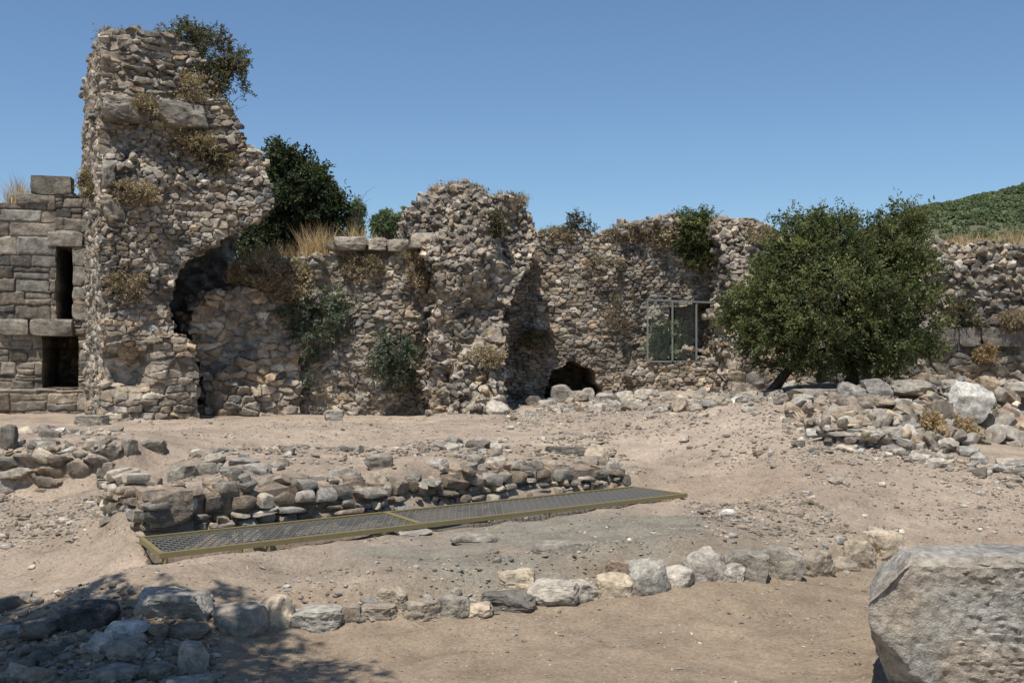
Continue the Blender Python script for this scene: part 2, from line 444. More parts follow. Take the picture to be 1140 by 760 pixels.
class Wall:
    """A rough masonry body: outline on a plane, relief towards the viewer, real thickness behind."""
    def __init__(s, plane, poly, thick, feats=(), holes=(), g=0.02, blur=1, rough=0.05, core=(.27, .22, .165), lean=None, seed=1, notch=0.06):
        s.pl = plane; s.g = g; s.thick = thick; s.rg = np.random.default_rng(seed); s.seed = seed
        pu = plane.uvpoly(poly)
        u0, v0 = pu.min(0) - g; u1, v1 = pu.max(0) + g
        s.us = np.arange(u0, u1 + g, g); s.vs = np.arange(v0, v1 + g, g); s.nu, s.nv = len(s.us), len(s.vs)
        U, V = np.meshgrid(s.us, s.vs)
        uc, vc = U[:-1, :-1] + g / 2, V[:-1, :-1] + g / 2
        wob = np.stack([uc * 3, vc * 3, np.full_like(uc, seed * 3.3)], -1)
        uw = uc + notch * (fbm(wob, 3, 2) + .6 * vnoise(wob * 3.4, 5)); vw = vc + notch * (fbm(wob, 3, 8) + .6 * vnoise(wob * 3.4, 6))
        m = in_poly(uw, vw, pu)
        for h in holes: m &= ~in_poly(uw, vw, plane.uvpoly(h))
        s.m = m
        D = np.zeros_like(U)
        pxx, pyy = plane.px(U, V)
        wq = np.stack([pxx * .06, pyy * .06, pxx * 0 + seed], -1)
        if notch > .03: pxx, pyy = pxx + 4.5 * fbm(wq, 3, 81), pyy + 4.5 * fbm(wq, 3, 82)
        for (fp, d, mode) in feats:
            k = in_poly(pxx, pyy, fp)
            D = np.where(k, d if mode == 'set' else D + d, D)
        k = int({0: 0, 1: .07, 2: .11, 3: .14, 4: .2}[blur] / g)
        if k:
            ker = np.ones(2 * k + 1) / (2 * k + 1)
            for _ in range(2):
                D = np.apply_along_axis(lambda r: np.convolve(np.pad(r, k, mode='edge'), ker, 'valid'), 1, D)
                D = np.apply_along_axis(lambda r: np.convolve(np.pad(r, k, mode='edge'), ker, 'valid'), 0, D)
        if lean is not None: D = D + lean(pxx, pyy)
        s.D = D; s.rough = rough
        s.core_col = np.array(core)
    def depth(s, u, v):
        i = np.clip(np.round((u - s.us[0]) / s.g).astype(int), 0, s.nu - 1); j = np.clip(np.round((v - s.vs[0]) / s.g).astype(int), 0, s.nv - 1)
        return s.D[j, i]
    def inside(s, u, v):
        i = np.floor((u - s.us[0]) / s.g).astype(int); j = np.floor((v - s.vs[0]) / s.g).astype(int)
        ok = (i >= 0) & (j >= 0) & (i < s.nu - 1) & (j < s.nv - 1)
        return ok & s.m[np.clip(j, 0, s.nv - 2), np.clip(i, 0, s.nu - 2)]
    def core(s, mb, pat=None, inset=0.0):
        m = s.m; nu, nv = s.nu, s.nv; U, V = np.meshgrid(s.us, s.vs)
        K = max(2, int(s.thick / 0.12)) + 1
        H = np.zeros_like(s.D); CT = np.tile(s.core_col, (nv * nu, 1))
        if pat is not None:
            pxx, pyy = s.pl.px(U, V); H, CT = pat(s, U, V, pxx, pyy); CT = CT.reshape(-1, 3)
        vid = {}; verts = []
        lay = []
        for k in range(K):
            t = k / (K - 1); d = (s.D + H - inset) * (1 - t) + (-s.thick) * t
            lay.append(s.pl.P(U, V, d).reshape(-1, 3))
        allv = np.concatenate(lay)
        L = nu * nv
        j, i = np.nonzero(m); a = j * nu + i
        front = np.stack([a, a + 1, a + nu + 1, a + nu], 1)
        back = front[:, ::-1] + L * (K - 1)
        faces = [front, back]
        mp = np.pad(m, 1)
        s.bnd = []
        for (dj, di, e0, e1, nrm) in ((0, -1, nu, 0, (-1, 0)), (0, 1, 1, nu + 1, (1, 0)), (-1, 0, 0, 1, (0, -1)), (1, 0, nu + 1, nu, (0, 1))):
            nb = mp[1 + dj:mp.shape[0] - 1 + dj, 1 + di:mp.shape[1] - 1 + di]
            jj, i2 = np.nonzero(m & ~nb); a = jj * nu + i2
            for k in range(K - 1):
                faces.append(np.stack([a + e0 + L * k, a + e1 + L * k, a + e1 + L * (k + 1), a + e0 + L * (k + 1)], 1)[:, ::-1])
            s.bnd.append((s.us[i2] + s.g / 2 * (1 + di), s.vs[jj] + s.g / 2 * (1 + dj), nrm))
        fc = np.concatenate(faces)
        used, inv = np.unique(fc, return_inverse=True)
        v = allv[used]; fc = inv.reshape(fc.shape)
        side = used >= L
        v = v + vec_noise(v * 4.0, 2, 3 + s.seed) * s.rough * 0.9
        v[side] += vec_noise(v[side] * 11.0, 3, 9) * s.rough * 1.6
        tone = s.core_col * (1 + 0.3 * fbm(v * 1.5, 3, 4))[:, None]
        if pat is not None:
            q = side & (used < L * (K - 1)); tone = np.where(q[:, None], CT[used % L], tone); tone[~side] = CT[used[~side]]
        mb.add(v, fc, tone)
    def courses(s, mb, colf, h=(0.07, 0.15), w=(0.10, 0.32), lib='rubble', jit=0.07, proud=0.03, skip=0.03, split=0.25, dep=0.11, gap=0.94, region=None, wav=0.05, sizef=None):
        rg = s.rg; C = []; HD = []; PX = []
        v = s.vs[0]
        while v < s.vs[-1]:
            hh = rg.uniform(*h); u = s.us[0] - rg.uniform(0, .2)
            while u < s.us[-1]:
                ww = (w[0] + (w[1] - w[0]) * rg.random() ** 1.5) * (0.75 + hh / h[1] * 0.5)
                C.append((u + ww / 2, v + hh / 2, ww, hh)); u += ww
            v += hh
        C = np.array(C)
        uu = C[:, 0]; vv = C[:, 1] + wav * vnoise(np.stack([C[:, 0] * 1.3, C[:, 1] * .8, np.full(len(C), s.seed)], 1), 6)
        ok = s.inside(uu, vv) & (rg.random(len(C)) > skip)
        if region is not None:
            a, b = s.pl.px(uu, vv); ok &= region(a, b)
        uu, vv, C = uu[ok], vv[ok], C[ok]
        sp = rg.random(len(C)) < split
        kind = np.where(sp, rg.integers(0, 2, len(C)), 2)
        out = []
        for kk in (0, 1, 2):
            q = kind == kk
            u_, v_, w_, h_ = uu[q], vv[q], C[q, 2], C[q, 3]
            if kk == 2: out.append(np.stack([u_, v_, w_, h_], 1))
            elif kk == 0:
                f = rg.uniform(.35, .65, q.sum())
                out.append(np.stack([u_, v_ - h_ / 2 + h_ * f / 2, w_, h_ * f], 1)); out.append(np.stack([u_, v_ + h_ / 2 - h_ * (1 - f) / 2, w_, h_ * (1 - f)], 1))
            else:
                f = rg.uniform(.3, .7, q.sum())
                out.append(np.stack([u_ - w_ / 2 + w_ * f / 2, v_, w_ * f, h_], 1)); out.append(np.stack([u_ + w_ / 2 - w_ * (1 - f) / 2, v_, w_ * (1 - f), h_], 1))
        A = np.concatenate(out); n = len(A)
        d = s.depth(A[:, 0], A[:, 1]) + rg.normal(0, proud, n) - dep * 0.74
        P = s.pl.P(A[:, 0], A[:, 1], d)
        P = P + vec_noise(P * 5, 1, 3) * s.rough * 0.5
        HDm = np.stack([A[:, 2] / 2 * gap * rg.uniform(.9, 1.08, n), dep * rg.uniform(.8, 1.25, n), A[:, 3] / 2 * gap * rg.uniform(.86, 1.1, n)], 1)
        a, b = s.pl.px(A[:, 0], A[:, 1])
        put_stones(mb, lib, P, HDm, s.pl.frame, colf(a, b, rg, n), jit, rg)
    def rim(s, mb, colf, sides=('l', 'r', 'b', 't'), size=(0.05, 0.13), dens=0.55, lib='rubble', region=None, maxback=9.0, out=0.0):
        rg = s.rg
        for key, (u, v, nrm) in zip('lrbt', s.bnd):
            if key not in sides or not len(u): continue
            T = min(s.thick, maxback)
            reps = max(1, int(T / 0.14))
            for k in range(reps):
                sel = rg.random(len(u)) < dens * s.g / 0.14
                uu = u[sel] + rg.normal(0, .03, sel.sum()); vv = v[sel] + rg.normal(0, .03, sel.sum())
                if region is not None:
                    a, b = s.pl.px(uu, vv); q = region(a, b); uu, vv = uu[q], vv[q]
                n = len(uu)
                if not n: continue
                sz = rg.uniform(*size, n)
                dd = s.depth(uu - nrm[0] * .05, vv - nrm[1] * .05) - 0.02 - (k + rg.random(n)) / reps * T
                P = s.pl.P(uu + nrm[0] * (out - sz * .2), vv + nrm[1] * (out - sz * .2), dd)
                HDm = np.stack([sz * rg.uniform(.8, 1.7, n), sz * rg.uniform(.8, 1.5, n), sz * rg.uniform(.5, 1.0, n)], 1)
                a, b = s.pl.px(uu, vv)
                put_stones(mb, lib, P, HDm, s.pl.frame, colf(a, b, rg, n), 0.35, rg)
    def scatter(s, mb, colf, poly, n, size=(.04, .12), jit=0.5, d=0.0, lib='rubble', dj=0.05):
        rg = s.rg; pu = s.pl.uvpoly(poly); lo, hi = pu.min(0), pu.max(0)
        q = lo + rg.random((n * 3, 2)) * (hi - lo); q = q[in_poly(q[:, 0], q[:, 1], pu)][:n]
        n = len(q); sz = rg.uniform(*size, n)
        P = s.pl.P(q[:, 0], q[:, 1], s.depth(q[:, 0], q[:, 1]) + d + rg.normal(0, dj, n))
        HDm = np.stack([sz * rg.uniform(.8, 1.7, n), sz * rg.uniform(.8, 1.3, n), sz * rg.uniform(.5, 1.0, n)], 1)
        a, b = s.pl.px(q[:, 0], q[:, 1])
        put_stones(mb, lib, P, HDm, s.pl.frame, colf(a, b, rg, n), jit, rg)

def cells(s, U, V, cw, ch, colf, jit=(.85, .5), drop=.10, joint=.055, off=.014, tilt=.16, miss=.03, mort=-.043, mvar=.016, R_=.16, mcol=(.235, .195, .145), seed=0, face=.012):
    """relief of random rubble: irregular stones in rough courses, bedded in mortar that comes and goes"""
    rg = np.random.default_rng(s.seed * 13 + seed)
    wv = np.stack([U * 1.1, V * .7, np.full_like(U, s.seed)], -1); wf = np.stack([U * 9, V * 9, np.full_like(U, s.seed)], -1)
    Uq = U + .018 * vnoise(wf, 31); Vq = V + .05 * vnoise(wv, 32) + .012 * vnoise(wf, 33)
    u0, v0 = U.min() - 4 * cw, V.min() - 4 * ch
    ni = int((U.max() - u0) / cw) + 6; nj = int((V.max() - v0) / ch) + 6
    I, J = np.meshgrid(np.arange(ni), np.arange(nj))
    pu = u0 + (I + .5 * (J % 2) + jit[0] * (rg.random(I.shape) - .5)) * cw; pv = v0 + (J + .5 + jit[1] * (rg.random(I.shape) - .5)) * ch
    dr = rg.random(I.shape) < drop
    n = ni * nj; a, b = s.pl.px(pu.ravel(), pv.ravel()); C = colf(a, b, rg, n)
    o = rg.normal(0, off, n) - .065 * (rg.random(n) < miss); tu = rg.normal(0, tilt, n); tv = rg.normal(0, tilt * 1.2, n)
    k = ch / cw; pus = np.where(dr, 1e4, pu * k); Us = Uq * k
    ci = np.floor((Uq - u0) / cw).astype(int); cj = np.floor((Vq - v0) / ch).astype(int)
    d1 = np.full(U.shape, 1e9); d2 = d1.copy(); i1 = np.zeros(U.shape, int); i2 = i1.copy()
    for dj in (-2, -1, 0, 1, 2):
        for di in (-2, -1, 0, 1, 2):
            jj = np.clip(cj + dj, 0, nj - 1); ii = np.clip(ci + di, 0, ni - 1)
            d = (pus[jj, ii] - Us) ** 2 + (pv[jj, ii] - Vq) ** 2; id_ = jj * ni + ii
            c1 = d < d1; c2 = (~c1) & (d < d2)
            d2 = np.where(c1, d1, np.where(c2, d, d2)); i2 = np.where(c1, i1, np.where(c2, id_, i2))
            d1 = np.where(c1, d, d1); i1 = np.where(c1, id_, i1)
    P1u, P1v = pus.ravel()[i1], pv.ravel()[i1]; P2u, P2v = pus.ravel()[i2], pv.ravel()[i2]
    e = (d2 - d1) / (2 * np.sqrt((P1u - P2u) ** 2 + (P1v - P2v) ** 2) + 1e-6)
    t = np.clip(e / (R_ * ch), 0, 1); t = 1 - (1 - t) ** 2.2
    q = np.stack([U * 16, V * 16, o[i1] * 400], -1)
    h = -joint * (1 - t) + o[i1] + np.clip(tu[i1] * (Uq - pu.ravel()[i1]), -.03, .03) + np.clip(tv[i1] * (Vq - P1v), -.03, .03) + face * fbm(q, 3, 41) * t
    wm = np.stack([U * 1.3, V * 1.3, np.full_like(U, 3.3 + s.seed)], -1)
    ml = mort + mvar * fbm(wm, 3, 42) * 1.4 + .010 * fbm(wf * 1.5, 3, 43)
    isM = sstep(-.004, .004, ml - h)[..., None]
    col = C[i1] * (1 - isM) + np.array(mcol) * (1 + .22 * fbm(wf * 2, 2, 44))[..., None] * isM
    return np.maximum(h, ml), col
def pattern(cw, ch, colf, **kw):
    return lambda s, U, V, a, b: cells(s, U, V, cw, ch, colf, **kw)
def two(p1, p2, cond):
    def f(s, U, V, a, b):
        h1, c1 = p1(s, U, V, a, b); h2, c2 = p2(s, U, V, a, b); k = cond(a, b)
        return np.where(k, h1, h2), np.where(k[..., None], c1, c2)
    return f
def blocks(s, U, V, a, b, colf=None, seed=0, wl=(.28, .75), hl=(.17, .32)):
    """squared blocks in uneven courses with tight worn joints"""
    rg = np.random.default_rng(seed + s.seed)
    wf = np.stack([U * 7, V * 7, np.full_like(U, s.seed)], -1)
    Uq = U + .012 * vnoise(wf, 31); Vq = V + .012 * vnoise(wf, 33)
    vb = [V.min() - .1]
    while vb[-1] < V.max() + .1: vb.append(vb[-1] + rg.uniform(*hl))
    vb = np.array(vb); H = np.zeros_like(U); C = np.zeros(U.shape + (3,)); row = np.searchsorted(vb, Vq) - 1
    for r in range(len(vb) - 1):
        ub = [U.min() - .2 - rg.uniform(0, .3)]
        while ub[-1] < U.max() + .3: ub.append(ub[-1] + rg.uniform(*wl))
        ub = np.array(ub); m = row == r
        if not m.any(): continue
        u, v = Uq[m], Vq[m]; c = np.searchsorted(ub, u) - 1; n = len(ub)
        split = rg.random(n) < .3; sv = vb[r] + (vb[r + 1] - vb[r]) * rg.uniform(.4, .6, n)
        lo = np.where(split[c] & (v > sv[c]), sv[c], vb[r]); hi = np.where(split[c] & (v <= sv[c]), sv[c], vb[r + 1])
        up = (split[c] & (v > sv[c])).astype(int); e = np.minimum(np.minimum(u - ub[c], ub[np.minimum(c + 1, n - 1)] - u), np.minimum(v - lo, hi - v))
        t = 1 - (1 - np.clip(e / .035, 0, 1)) ** 2.5
        idx = c * 2 + up; off = rg.normal(0, .011, 2 * n); tl = rg.normal(0, .035, 2 * n)
        pc = s.pl.px(np.repeat(ub, 2), np.full(2 * n, vb[r])); cc = colf(pc[0], pc[1], rg, 2 * n)
        H[m] = -.03 * (1 - t) + off[idx] + tl[idx] * (v - lo); C[m] = cc[idx]
    q = np.stack([U * 11, V * 11, U * 0], -1)
    H = H + .012 * fbm(q, 4, 41) + .02 * fbm(q * .25, 2, 44)
    j = sstep(-.032, -.02, H)[..., None]
    return H, C * j + np.array([.16, .14, .115]) * (1 - j)
def colf_mix(base, low=None, y0=300, y1=400, bright=1.0):
    base = np.array(base, float); low = base if low is None else np.array(low, float)
    def f(px, py, rg, n):
        t = sstep(y0, y1, py + 25 * vnoise(np.stack([px * .03, py * .03, px * 0], 1), 4))[:, None]
        return pick(base * (1 - t) + low * t, n, rg) * bright
    return f
#                GREY DARK TAN PALE OCH BRN PINK
C_TOWER = colf_mix([5, 1.6, 2.5, 1.5, .8, 1.6, 1.5], [2.4, .3, 4, 2.4, 2.0, .8, 1.5], 340, 420, 1.0)
C_WALL = colf_mix([4, 2, 2.5, 1.0, .8, 2, 2], [2.5, .6, 3.5, 1.6, 1.8, 1, 2.2], 300, 400, 1.0)
C_DARKWALL = colf_mix([4.5, 4, 1.2, .8, .3, 2, .6], [3, 6, .6, .3, .1, 2, .3], 300, 380, .85)
C_ASH = colf_mix([8, 1.5, .6, .1, .0, 1.4, .4], [4, .8, 3, .5, .3, 1, 1], 390, 440, .80)
C_INFILL = colf_mix([2, .3, 4, 1.6, 3, 1, 2], [1.5, .2, 4, 3, 2, .6, 1.5], 370, 420, 1.05)
C_RUB = colf_mix([2.2, .5, 3.2, 4, .8, .8, 1.6])
C_FOUND = colf_mix([4.5, 2.0, 2, 1.4, .5, 2.2, 1])

# ------------------------------------------------------------------ 1 the tall tower
ROT = 27
pT = Plane(116, 16.0, ROT)
def base_at(p, dz=0.3): return [p[0], p[1], ground(p[0], p[1]) - 0]
tw_or = [pT.O[0] + 1.2, pT.O[1] + .6, .6]
tower = empty('ruined_tower', tw_or, 'tall ruined rubble tower with broken vault springing from its side', 'tower')
t_poly = [(113, 500), (115, 470), (115, 300), (116, 120), (119, 60), (121, 29), (150, 24), (190, 30), (218, 42), (236, 62), (244, 92), (262, 128), (270, 150), (290, 172), (300, 200), (303, 226), (296, 240),
          (270, 255), (245, 268), (222, 281), (203, 297), (192, 318), (188, 340), (192, 372), (205, 374), (217, 386), (219, 440), (219, 500)]
t_feats = [([(110, 20), (260, 20), (250, 105), (110, 105)], -0.12, 'set'),
           ([(110, 132), (150, 132), (140, 175), (112, 178)], -0.22, 'set'),
           ([(150, 138), (240, 138), (262, 190), (150, 185)], -0.10, 'set'),
           ([(116, 392), (164, 392), (163, 432), (116, 430)], -0.42, 'set'),
           ([(165, 372), (222, 372), (222, 500), (165, 500)], 0.16, 'set'),
           ([(110, 430), (166, 430), (166, 500), (110, 500)], 0.06, 'set'),
           ([(118, 300), (165, 310), (164, 340), (118, 345)], -0.10, 'set'),
           ([(188, 300), (215, 280), (300, 235), (305, 200), (240, 240)], 0.05, 'set')]
TW = Wall(pT, t_poly, 2.9, t_feats, g=0.016, blur=2, rough=0.035, notch=.045, core=(.26, .215, .165), seed=3,
          lean=lambda px, py: 0.07 * np.sin(px * .05) - 0.0012 * np.clip(230 - py, 0, 300))
mb = MB()
p_lay = pattern(.30, .075, C_TOWER, off=.03, joint=.06, miss=.05, tilt=.18, jit=(.9, .35), seed=7)
p_fin = pattern(.15, .075, C_TOWER, off=.016, joint=.055, miss=.05, mvar=.02, tilt=.16, jit=(.8, .4))
p_big = pattern(.24, .10, C_TOWER, off=.018, joint=.05, miss=.03, jit=(.7, .22), tilt=.10, seed=9)
TW.core(mb, two(two(p_lay, p_big, lambda a, b: b < 300), p_fin, lambda a, b: (b < 112) | ((b > 374) & (a > 163)) | (b > 432)))
TW.rim(mb, C_TOWER, ('r', 't'), (0.03, 0.075), .5, maxback=2.9)
TW.rim(mb, C_TOWER, ('l',), (0.03, 0.06), .9, maxback=.5, out=-.045)
TW.scatter(mb, C_TOWER, [(121, 140), (270, 150), (295, 205), (130, 215)], 130, (.02, .065), .8, .0, dj=.03)
TW.scatter(mb, C_TOWER, [(118, 30), (235, 60), (250, 110), (118, 110)], 70, (.02, .06), .6, .0, dj=.03)
TW.scatter(mb, C_TOWER, [(118, 210), (160, 210), (190, 330), (118, 360)], 60, (.02, .065), .7, .0, dj=.03)
mb.build('masonry', M_STONE, tower)
# side face to the left of the front corner
pL = Plane(116, 16.0, ROT - 90); pL.O = pL.O - pL.D * 3.6 + pL.Nn * 0.03
l_poly = [(116, 500), (116, 300), (116, 120), (116, 33), (108, 40), (101, 62), (97, 130), (93, 200), (91, 300), (92, 440), (94, 500)]
TL = Wall(pL, l_poly, 0.5, g=0.022, rough=.05, core=(.31, .27, .215), seed=4)
_uc = TL.us[:-1] + TL.g / 2; TL.m &= (_uc < 3.28)[None, :]; TL.m &= (_uc > .2)[None, :]
mb = MB(); C_SIDE = colf_mix([4, .8, 3, 3, .3, .8, 1.5])
TL.core(mb, pattern(.16, .085, C_SIDE, mort=-.030, mcol=(.30, .265, .21)))
TL.rim(mb, C_TOWER, ('l', 't'), (0.03, 0.07), .6)
mb.build('side_face', M_STONE, tower)
# rear wall closing the vault
pR = Plane(116, 16.0, ROT); pR.O = pR.O - pR.Nn * 2.7
TB = Wall(pR, [(116, 500), (116, 250), (262, 232), (262, 500)], .4, g=.05, rough=.06, core=(.2, .165, .125), seed=5)
mb = MB(); TB.core(mb, pattern(.2, .12, C_INFILL)); mb.build('rear_wall', M_STONE, tower)
# blocking wall under the vault
pI = Plane(116, 16.0, ROT); pI.O = pI.O - pI.Nn * 0.85
i_poly = [(230, 510), (229, 440), (226, 412), (214, 388), (210, 362), (220, 340), (233, 324), (262, 319), (290, 322), (300, 332), (318, 336), (328, 350), (331, 380), (333, 510)]
TI = Wall(pI, i_poly, .9, [([(255, 395), (300, 378), (340, 350), (340, 510), (232, 510), (236, 420)], .16, 'set'), ([(296, 335), (335, 335), (335, 378), (296, 375)], .05, 'set')], g=.018, blur=1, rough=.04, core=(.33, .265, .19), seed=6)
mb = MB()
TI.core(mb, two(pattern(.22, .12, C_INFILL, joint=.05, mort=-.032, mvar=.016, off=.012, jit=(.85, .45), mcol=(.29, .235, .17), seed=1, face=.012), pattern(.23, .12, C_INFILL, joint=.06, off=.025, mort=-.05, tilt=.25, jit=(.8, .4), seed=2, face=.014), lambda a, b: (b < 385 + .25 * (290 - a)) & (a > 250)))
TI.rim(mb, C_INFILL, ('l', 't'), (.04, .08), .6)
mb.build('blocking_wall', M_STONE, tower)
def big_rock(name, P0, dims, rotz, col, mat, parent=None, boxy=.6, n=14, seed=0, planes=9, noise=.1, tilt=(0, 0), cut=(.74, 1.0)):
    """P0 = centre of the base; dims full w, d, h."""
    rg = np.random.default_rng(seed + 1000)
    n = int(n * 1.35); p, f = rock(n, rg, min(.95, boxy + .12), planes + 4, noise, (cut[0] - .08, cut[1] - .05))
    p = p * (np.array(dims) / 2)
    Mx = np.array(Matrix.Rotation(rotz, 3, 'Z') @ Matrix.Rotation(tilt[0], 3, 'X') @ Matrix.Rotation(tilt[1], 3, 'Y'))
    p = p @ Mx.T; p[:, 2] -= p[:, 2].min()
    p = p + np.asarray(P0, float)
    m_ = MB(); tone = np.asarray(col) * (1 + .22 * fbm(p * 4.0, 3, seed))[:, None]
    m_.add(p, f, tone)
    return m_.build(name, mat, parent, None if parent is not None else tuple(np.asarray(P0, float)))
def on_plane_rock(name, pl, x0, y0, x1, y1, dout, depth, col, mat, parent, seed, boxy=.85, n=12, noise=.14):
    u0, va = pl.uv(x0, y1); u1, vb = pl.uv(x1, y0); uc = (u0 + u1) / 2
    P = pl.P(uc, va, dout - depth / 2)
    return big_rock(name, P, (u1 - u0, depth, vb - va), math.atan2(pl.D[1], pl.D[0]), col, mat, parent, boxy, n, seed, 9, noise, cut=(.78 if noise > .1 else .88, 1.0))
on_plane_rock('cornice_block', pT, 114, 108, 170, 133, .13, .8, GREY * .85, M_STONE, tower, 21, .62, 16)
on_plane_rock('cornice_block', pT, 173, 113, 236, 140, .06, .7, GREY * .8, M_STONE, tower, 22, .62, 16)
on_plane_rock('corner_block', pT, 114, 178, 131, 208, .10, .5, GREY * 1.05, M_STONE, tower, 24, .5)
on_plane_rock('corner_block', pT, 114, 222, 140, 245, .10, .5, GREY * 1.0, M_STONE, tower, 25, .6)
on_plane_rock('foot_block', pT, 78, 459, 117, 481, .75, .4, GREY * 1.1, M_ROCK, tower, 26, .8)

# ------------------------------------------------------------------ 2 ashlar wall at the far left
pA = Plane(93, 17.9, 14)
ash = empty('ashlar_wall', [*(pA.O + pA.D * -.9), .6], 'grey squared stone wall with two dark openings left of the tower', 'wall')
a_poly = [(-90, 500), (-90, 222), (0, 226), (30, 226), (32, 217), (80, 216), (100, 222), (100, 500)]
A_W = Wall(pA, a_poly, 2.2, [([(63, 274), (81, 274), (81, 356), (63, 356)], -1.6, 'set'), ([(47, 374), (87, 374), (87, 431), (47, 431)], -1.6, 'set'),
                            ([(-90, 434), (110, 434), (110, 500), (-90, 500)], .12, 'set')], g=.018, blur=0, rough=.02, core=(.17, .15, .125), seed=8, notch=.015)
mb = MB()
A_W.core(mb, lambda w_, U, V, a, b: two(lambda *k: blocks(*k, colf=C_ASH), lambda *k: blocks(*k, colf=C_ASH, seed=5, wl=(.15, .34), hl=(.10, .22)), lambda a, b: ((a < 62) & (b < 356)) | (b > 432))(w_, U, V, a, b))
A_W.rim(mb, C_ASH, ('t',), (.03, .07), .4, maxback=.8)
mb.build('masonry', M_ASHLAR, ash)
for k, (x0, y0, x1, y1, o) in enumerate([(52, 256, 93, 274, .05), (-4, 355, 33, 373, .14), (34, 355, 82, 374, .16), (-70, 354, -5, 373, .14), (33, 196, 80, 216, .02), (16, 215, 55, 228, .03)]):
    on_plane_rock(('lintel', 'string_course_block', 'string_course_block', 'string_course_block', 'top_block', 'top_block')[k], pA, x0, y0, x1, y1, o, .55, GREY * (.9 if k < 4 else .75), M_ASHLAR, ash, 40 + k, .95, 12, .06)
for k, (y0, y1) in enumerate([(275, 296), (296, 318), (318, 338), (338, 356)]):
    on_plane_rock('jamb_block', pA, 80, y0, 96, y1, .02, .5, GREY * (1.05 - .1 * (k % 2)), M_ASHLAR, ash, 50 + k, .93, 10, .06)

# ------------------------------------------------------------------ 3 curtain wall between tower and bastion
pC = Plane(325, 18.1, 13)
cur = empty('curtain_wall', [*(pC.O + pC.D * 1.0), .6], 'overgrown low stretch of rubble wall with coping slabs between tower and bastion', 'wall')
c_poly = [(255, 510), (255, 292), (300, 291), (340, 288), (370, 283), (372, 272), (492, 270), (500, 300), (500, 510)]
CW = Wall(pC, c_poly, 1.3, [([(372, 278), (420, 278), (410, 300), (372, 300)], -.12, 'set')], g=.02, blur=2, rough=.06, core=(.28, .235, .175), seed=12, lean=lambda px, py: .10 * np.sin(px * .045 + py * .02))
mb = MB(); CW.core(mb, pattern(.15, .075, C_WALL, off=.018, joint=.055, miss=.05))
CW.rim(mb, C_WALL, ('t',), (.03, .075), .6); mb.build('masonry', M_STONE, cur)
for k, (x0, y0, x1, y1, o, c) in enumerate([(371, 264, 409, 279, .16, 1.05), (409, 265, 431, 279, .14, 1.2), (430, 267, 456, 281, .22, 1.25), (452, 262, 490, 279, .5, 1.2)]):
    on_plane_rock('coping_slab', pC, x0, y0, x1, y1, o, .7, GREY * c, M_STONE, cur, 60 + k, .75, 14, .09)

# ------------------------------------------------------------------ 4 bastion
pB = Plane(500, 17.9, 8)
bas = empty('ruined_bastion', [*(pB.O + pB.D * .4), .62], 'broad jagged rubble bastion with worn buttress, second highest ruin', 'bastion')
b_poly = [(478, 510), (480, 440), (486, 300), (470, 268), (452, 256), (458, 232), (468, 216), (492, 206), (520, 199), (535, 203), (560, 212), (588, 216), (599, 232), (606, 262), (596, 290), (575, 320), (562, 345), (558, 400), (560, 470), (562, 510)]
B_W = Wall(pB, b_poly, 2.4, [([(533, 325), (580, 322), (580, 372), (535, 368)], -.35, 'set'), ([(560, 205), (610, 230), (610, 330), (568, 330)], -.6, 'set')], g=.02, blur=4, rough=.09, core=(.28, .235, .175), seed=13,
           lean=lambda px, py: -0.006 * np.clip(300 - py, 0, 140) + .09 * np.sin(px * .06 + py * .03))
mb = MB(); B_W.core(mb, pattern(.14, .075, C_WALL, off=.022, joint=.06, miss=.05, tilt=.22))
B_W.scatter(mb, C_WALL, [(455, 235), (520, 200), (605, 240), (590, 290), (480, 300)], 330, (.018, .055), .7, .0, dj=.03)
B_W.rim(mb, C_WALL, ('t', 'l', 'r'), (.03, .07), .55); mb.build('masonry', M_STONE, bas)
pBb = Plane(500, 17.9, 8); pBb.O = pBb.O + pBb.Nn * .32
bb_poly = [(500, 510), (503, 450), (508, 405), (520, 396), (545, 394), (556, 400), (560, 440), (570, 475), (575, 510)]
BB = Wall(pBb, bb_poly, .6, [([(500, 440), (575, 440), (580, 510), (495, 510)], .16, 'set')], g=.018, blur=4, rough=.08, core=(.32, .275, .21), seed=14, lean=lambda px, py: .05 * np.sin(px * .13 + py * .1) + .002 * (py - 430))
mb = MB(); BB.core(mb, pattern(.14, .09, C_RUB, off=.035, joint=.06, miss=.06, tilt=.4, jit=(.95, .9), mort=-.035))
BB.scatter(mb, C_RUB, bb_poly, 190, (.02, .06), .9, .0, dj=.03); BB.rim(mb, C_RUB, ('t', 'l', 'r'), (.03, .07), .6)
mb.build('buttress', M_STONE, bas)

# ------------------------------------------------------------------ 5 long wall with drain arch and recess
pW = Plane(570, 20.0, 4)
lw = empty('long_wall', [*(pW.O + pW.D * 2.0), .8], 'long rubble wall with low dark arched hole and glazed recess', 'wall')
w_poly = [(548, 510), (548, 262), (575, 250), (606, 262), (640, 257), (668, 260), (700, 256), (722, 243), (745, 239), (780, 246), (812, 248), (815, 510)]
arch = [(605, 460), (607, 434), (611, 425), (613, 413), (626, 408), (640, 402), (649, 409), (659, 413), (661, 426), (669, 437), (668, 460)]
rec = [(747, 343), (800, 338), (803, 398), (747, 398)]
L_W = Wall(pW, w_poly, 2.2, [(arch, -1.7, 'set'), (rec, -.55, 'set'), ([(700, 403), (815, 403), (815, 510), (690, 510)], .46, 'set')], g=.016, blur=0, rough=.04, core=(.29, .24, .18), seed=15, lean=lambda px, py: .05 * np.sin(px * .03 + py * .02))
mb = MB(); L_W.core(mb, pattern(.155, .068, C_WALL, off=.012, joint=.055, miss=.035, jit=(.75, .24), drop=.07, tilt=.10))
L_W.rim(mb, C_WALL, ('t',), (.03, .08), .6, maxback=1.4)
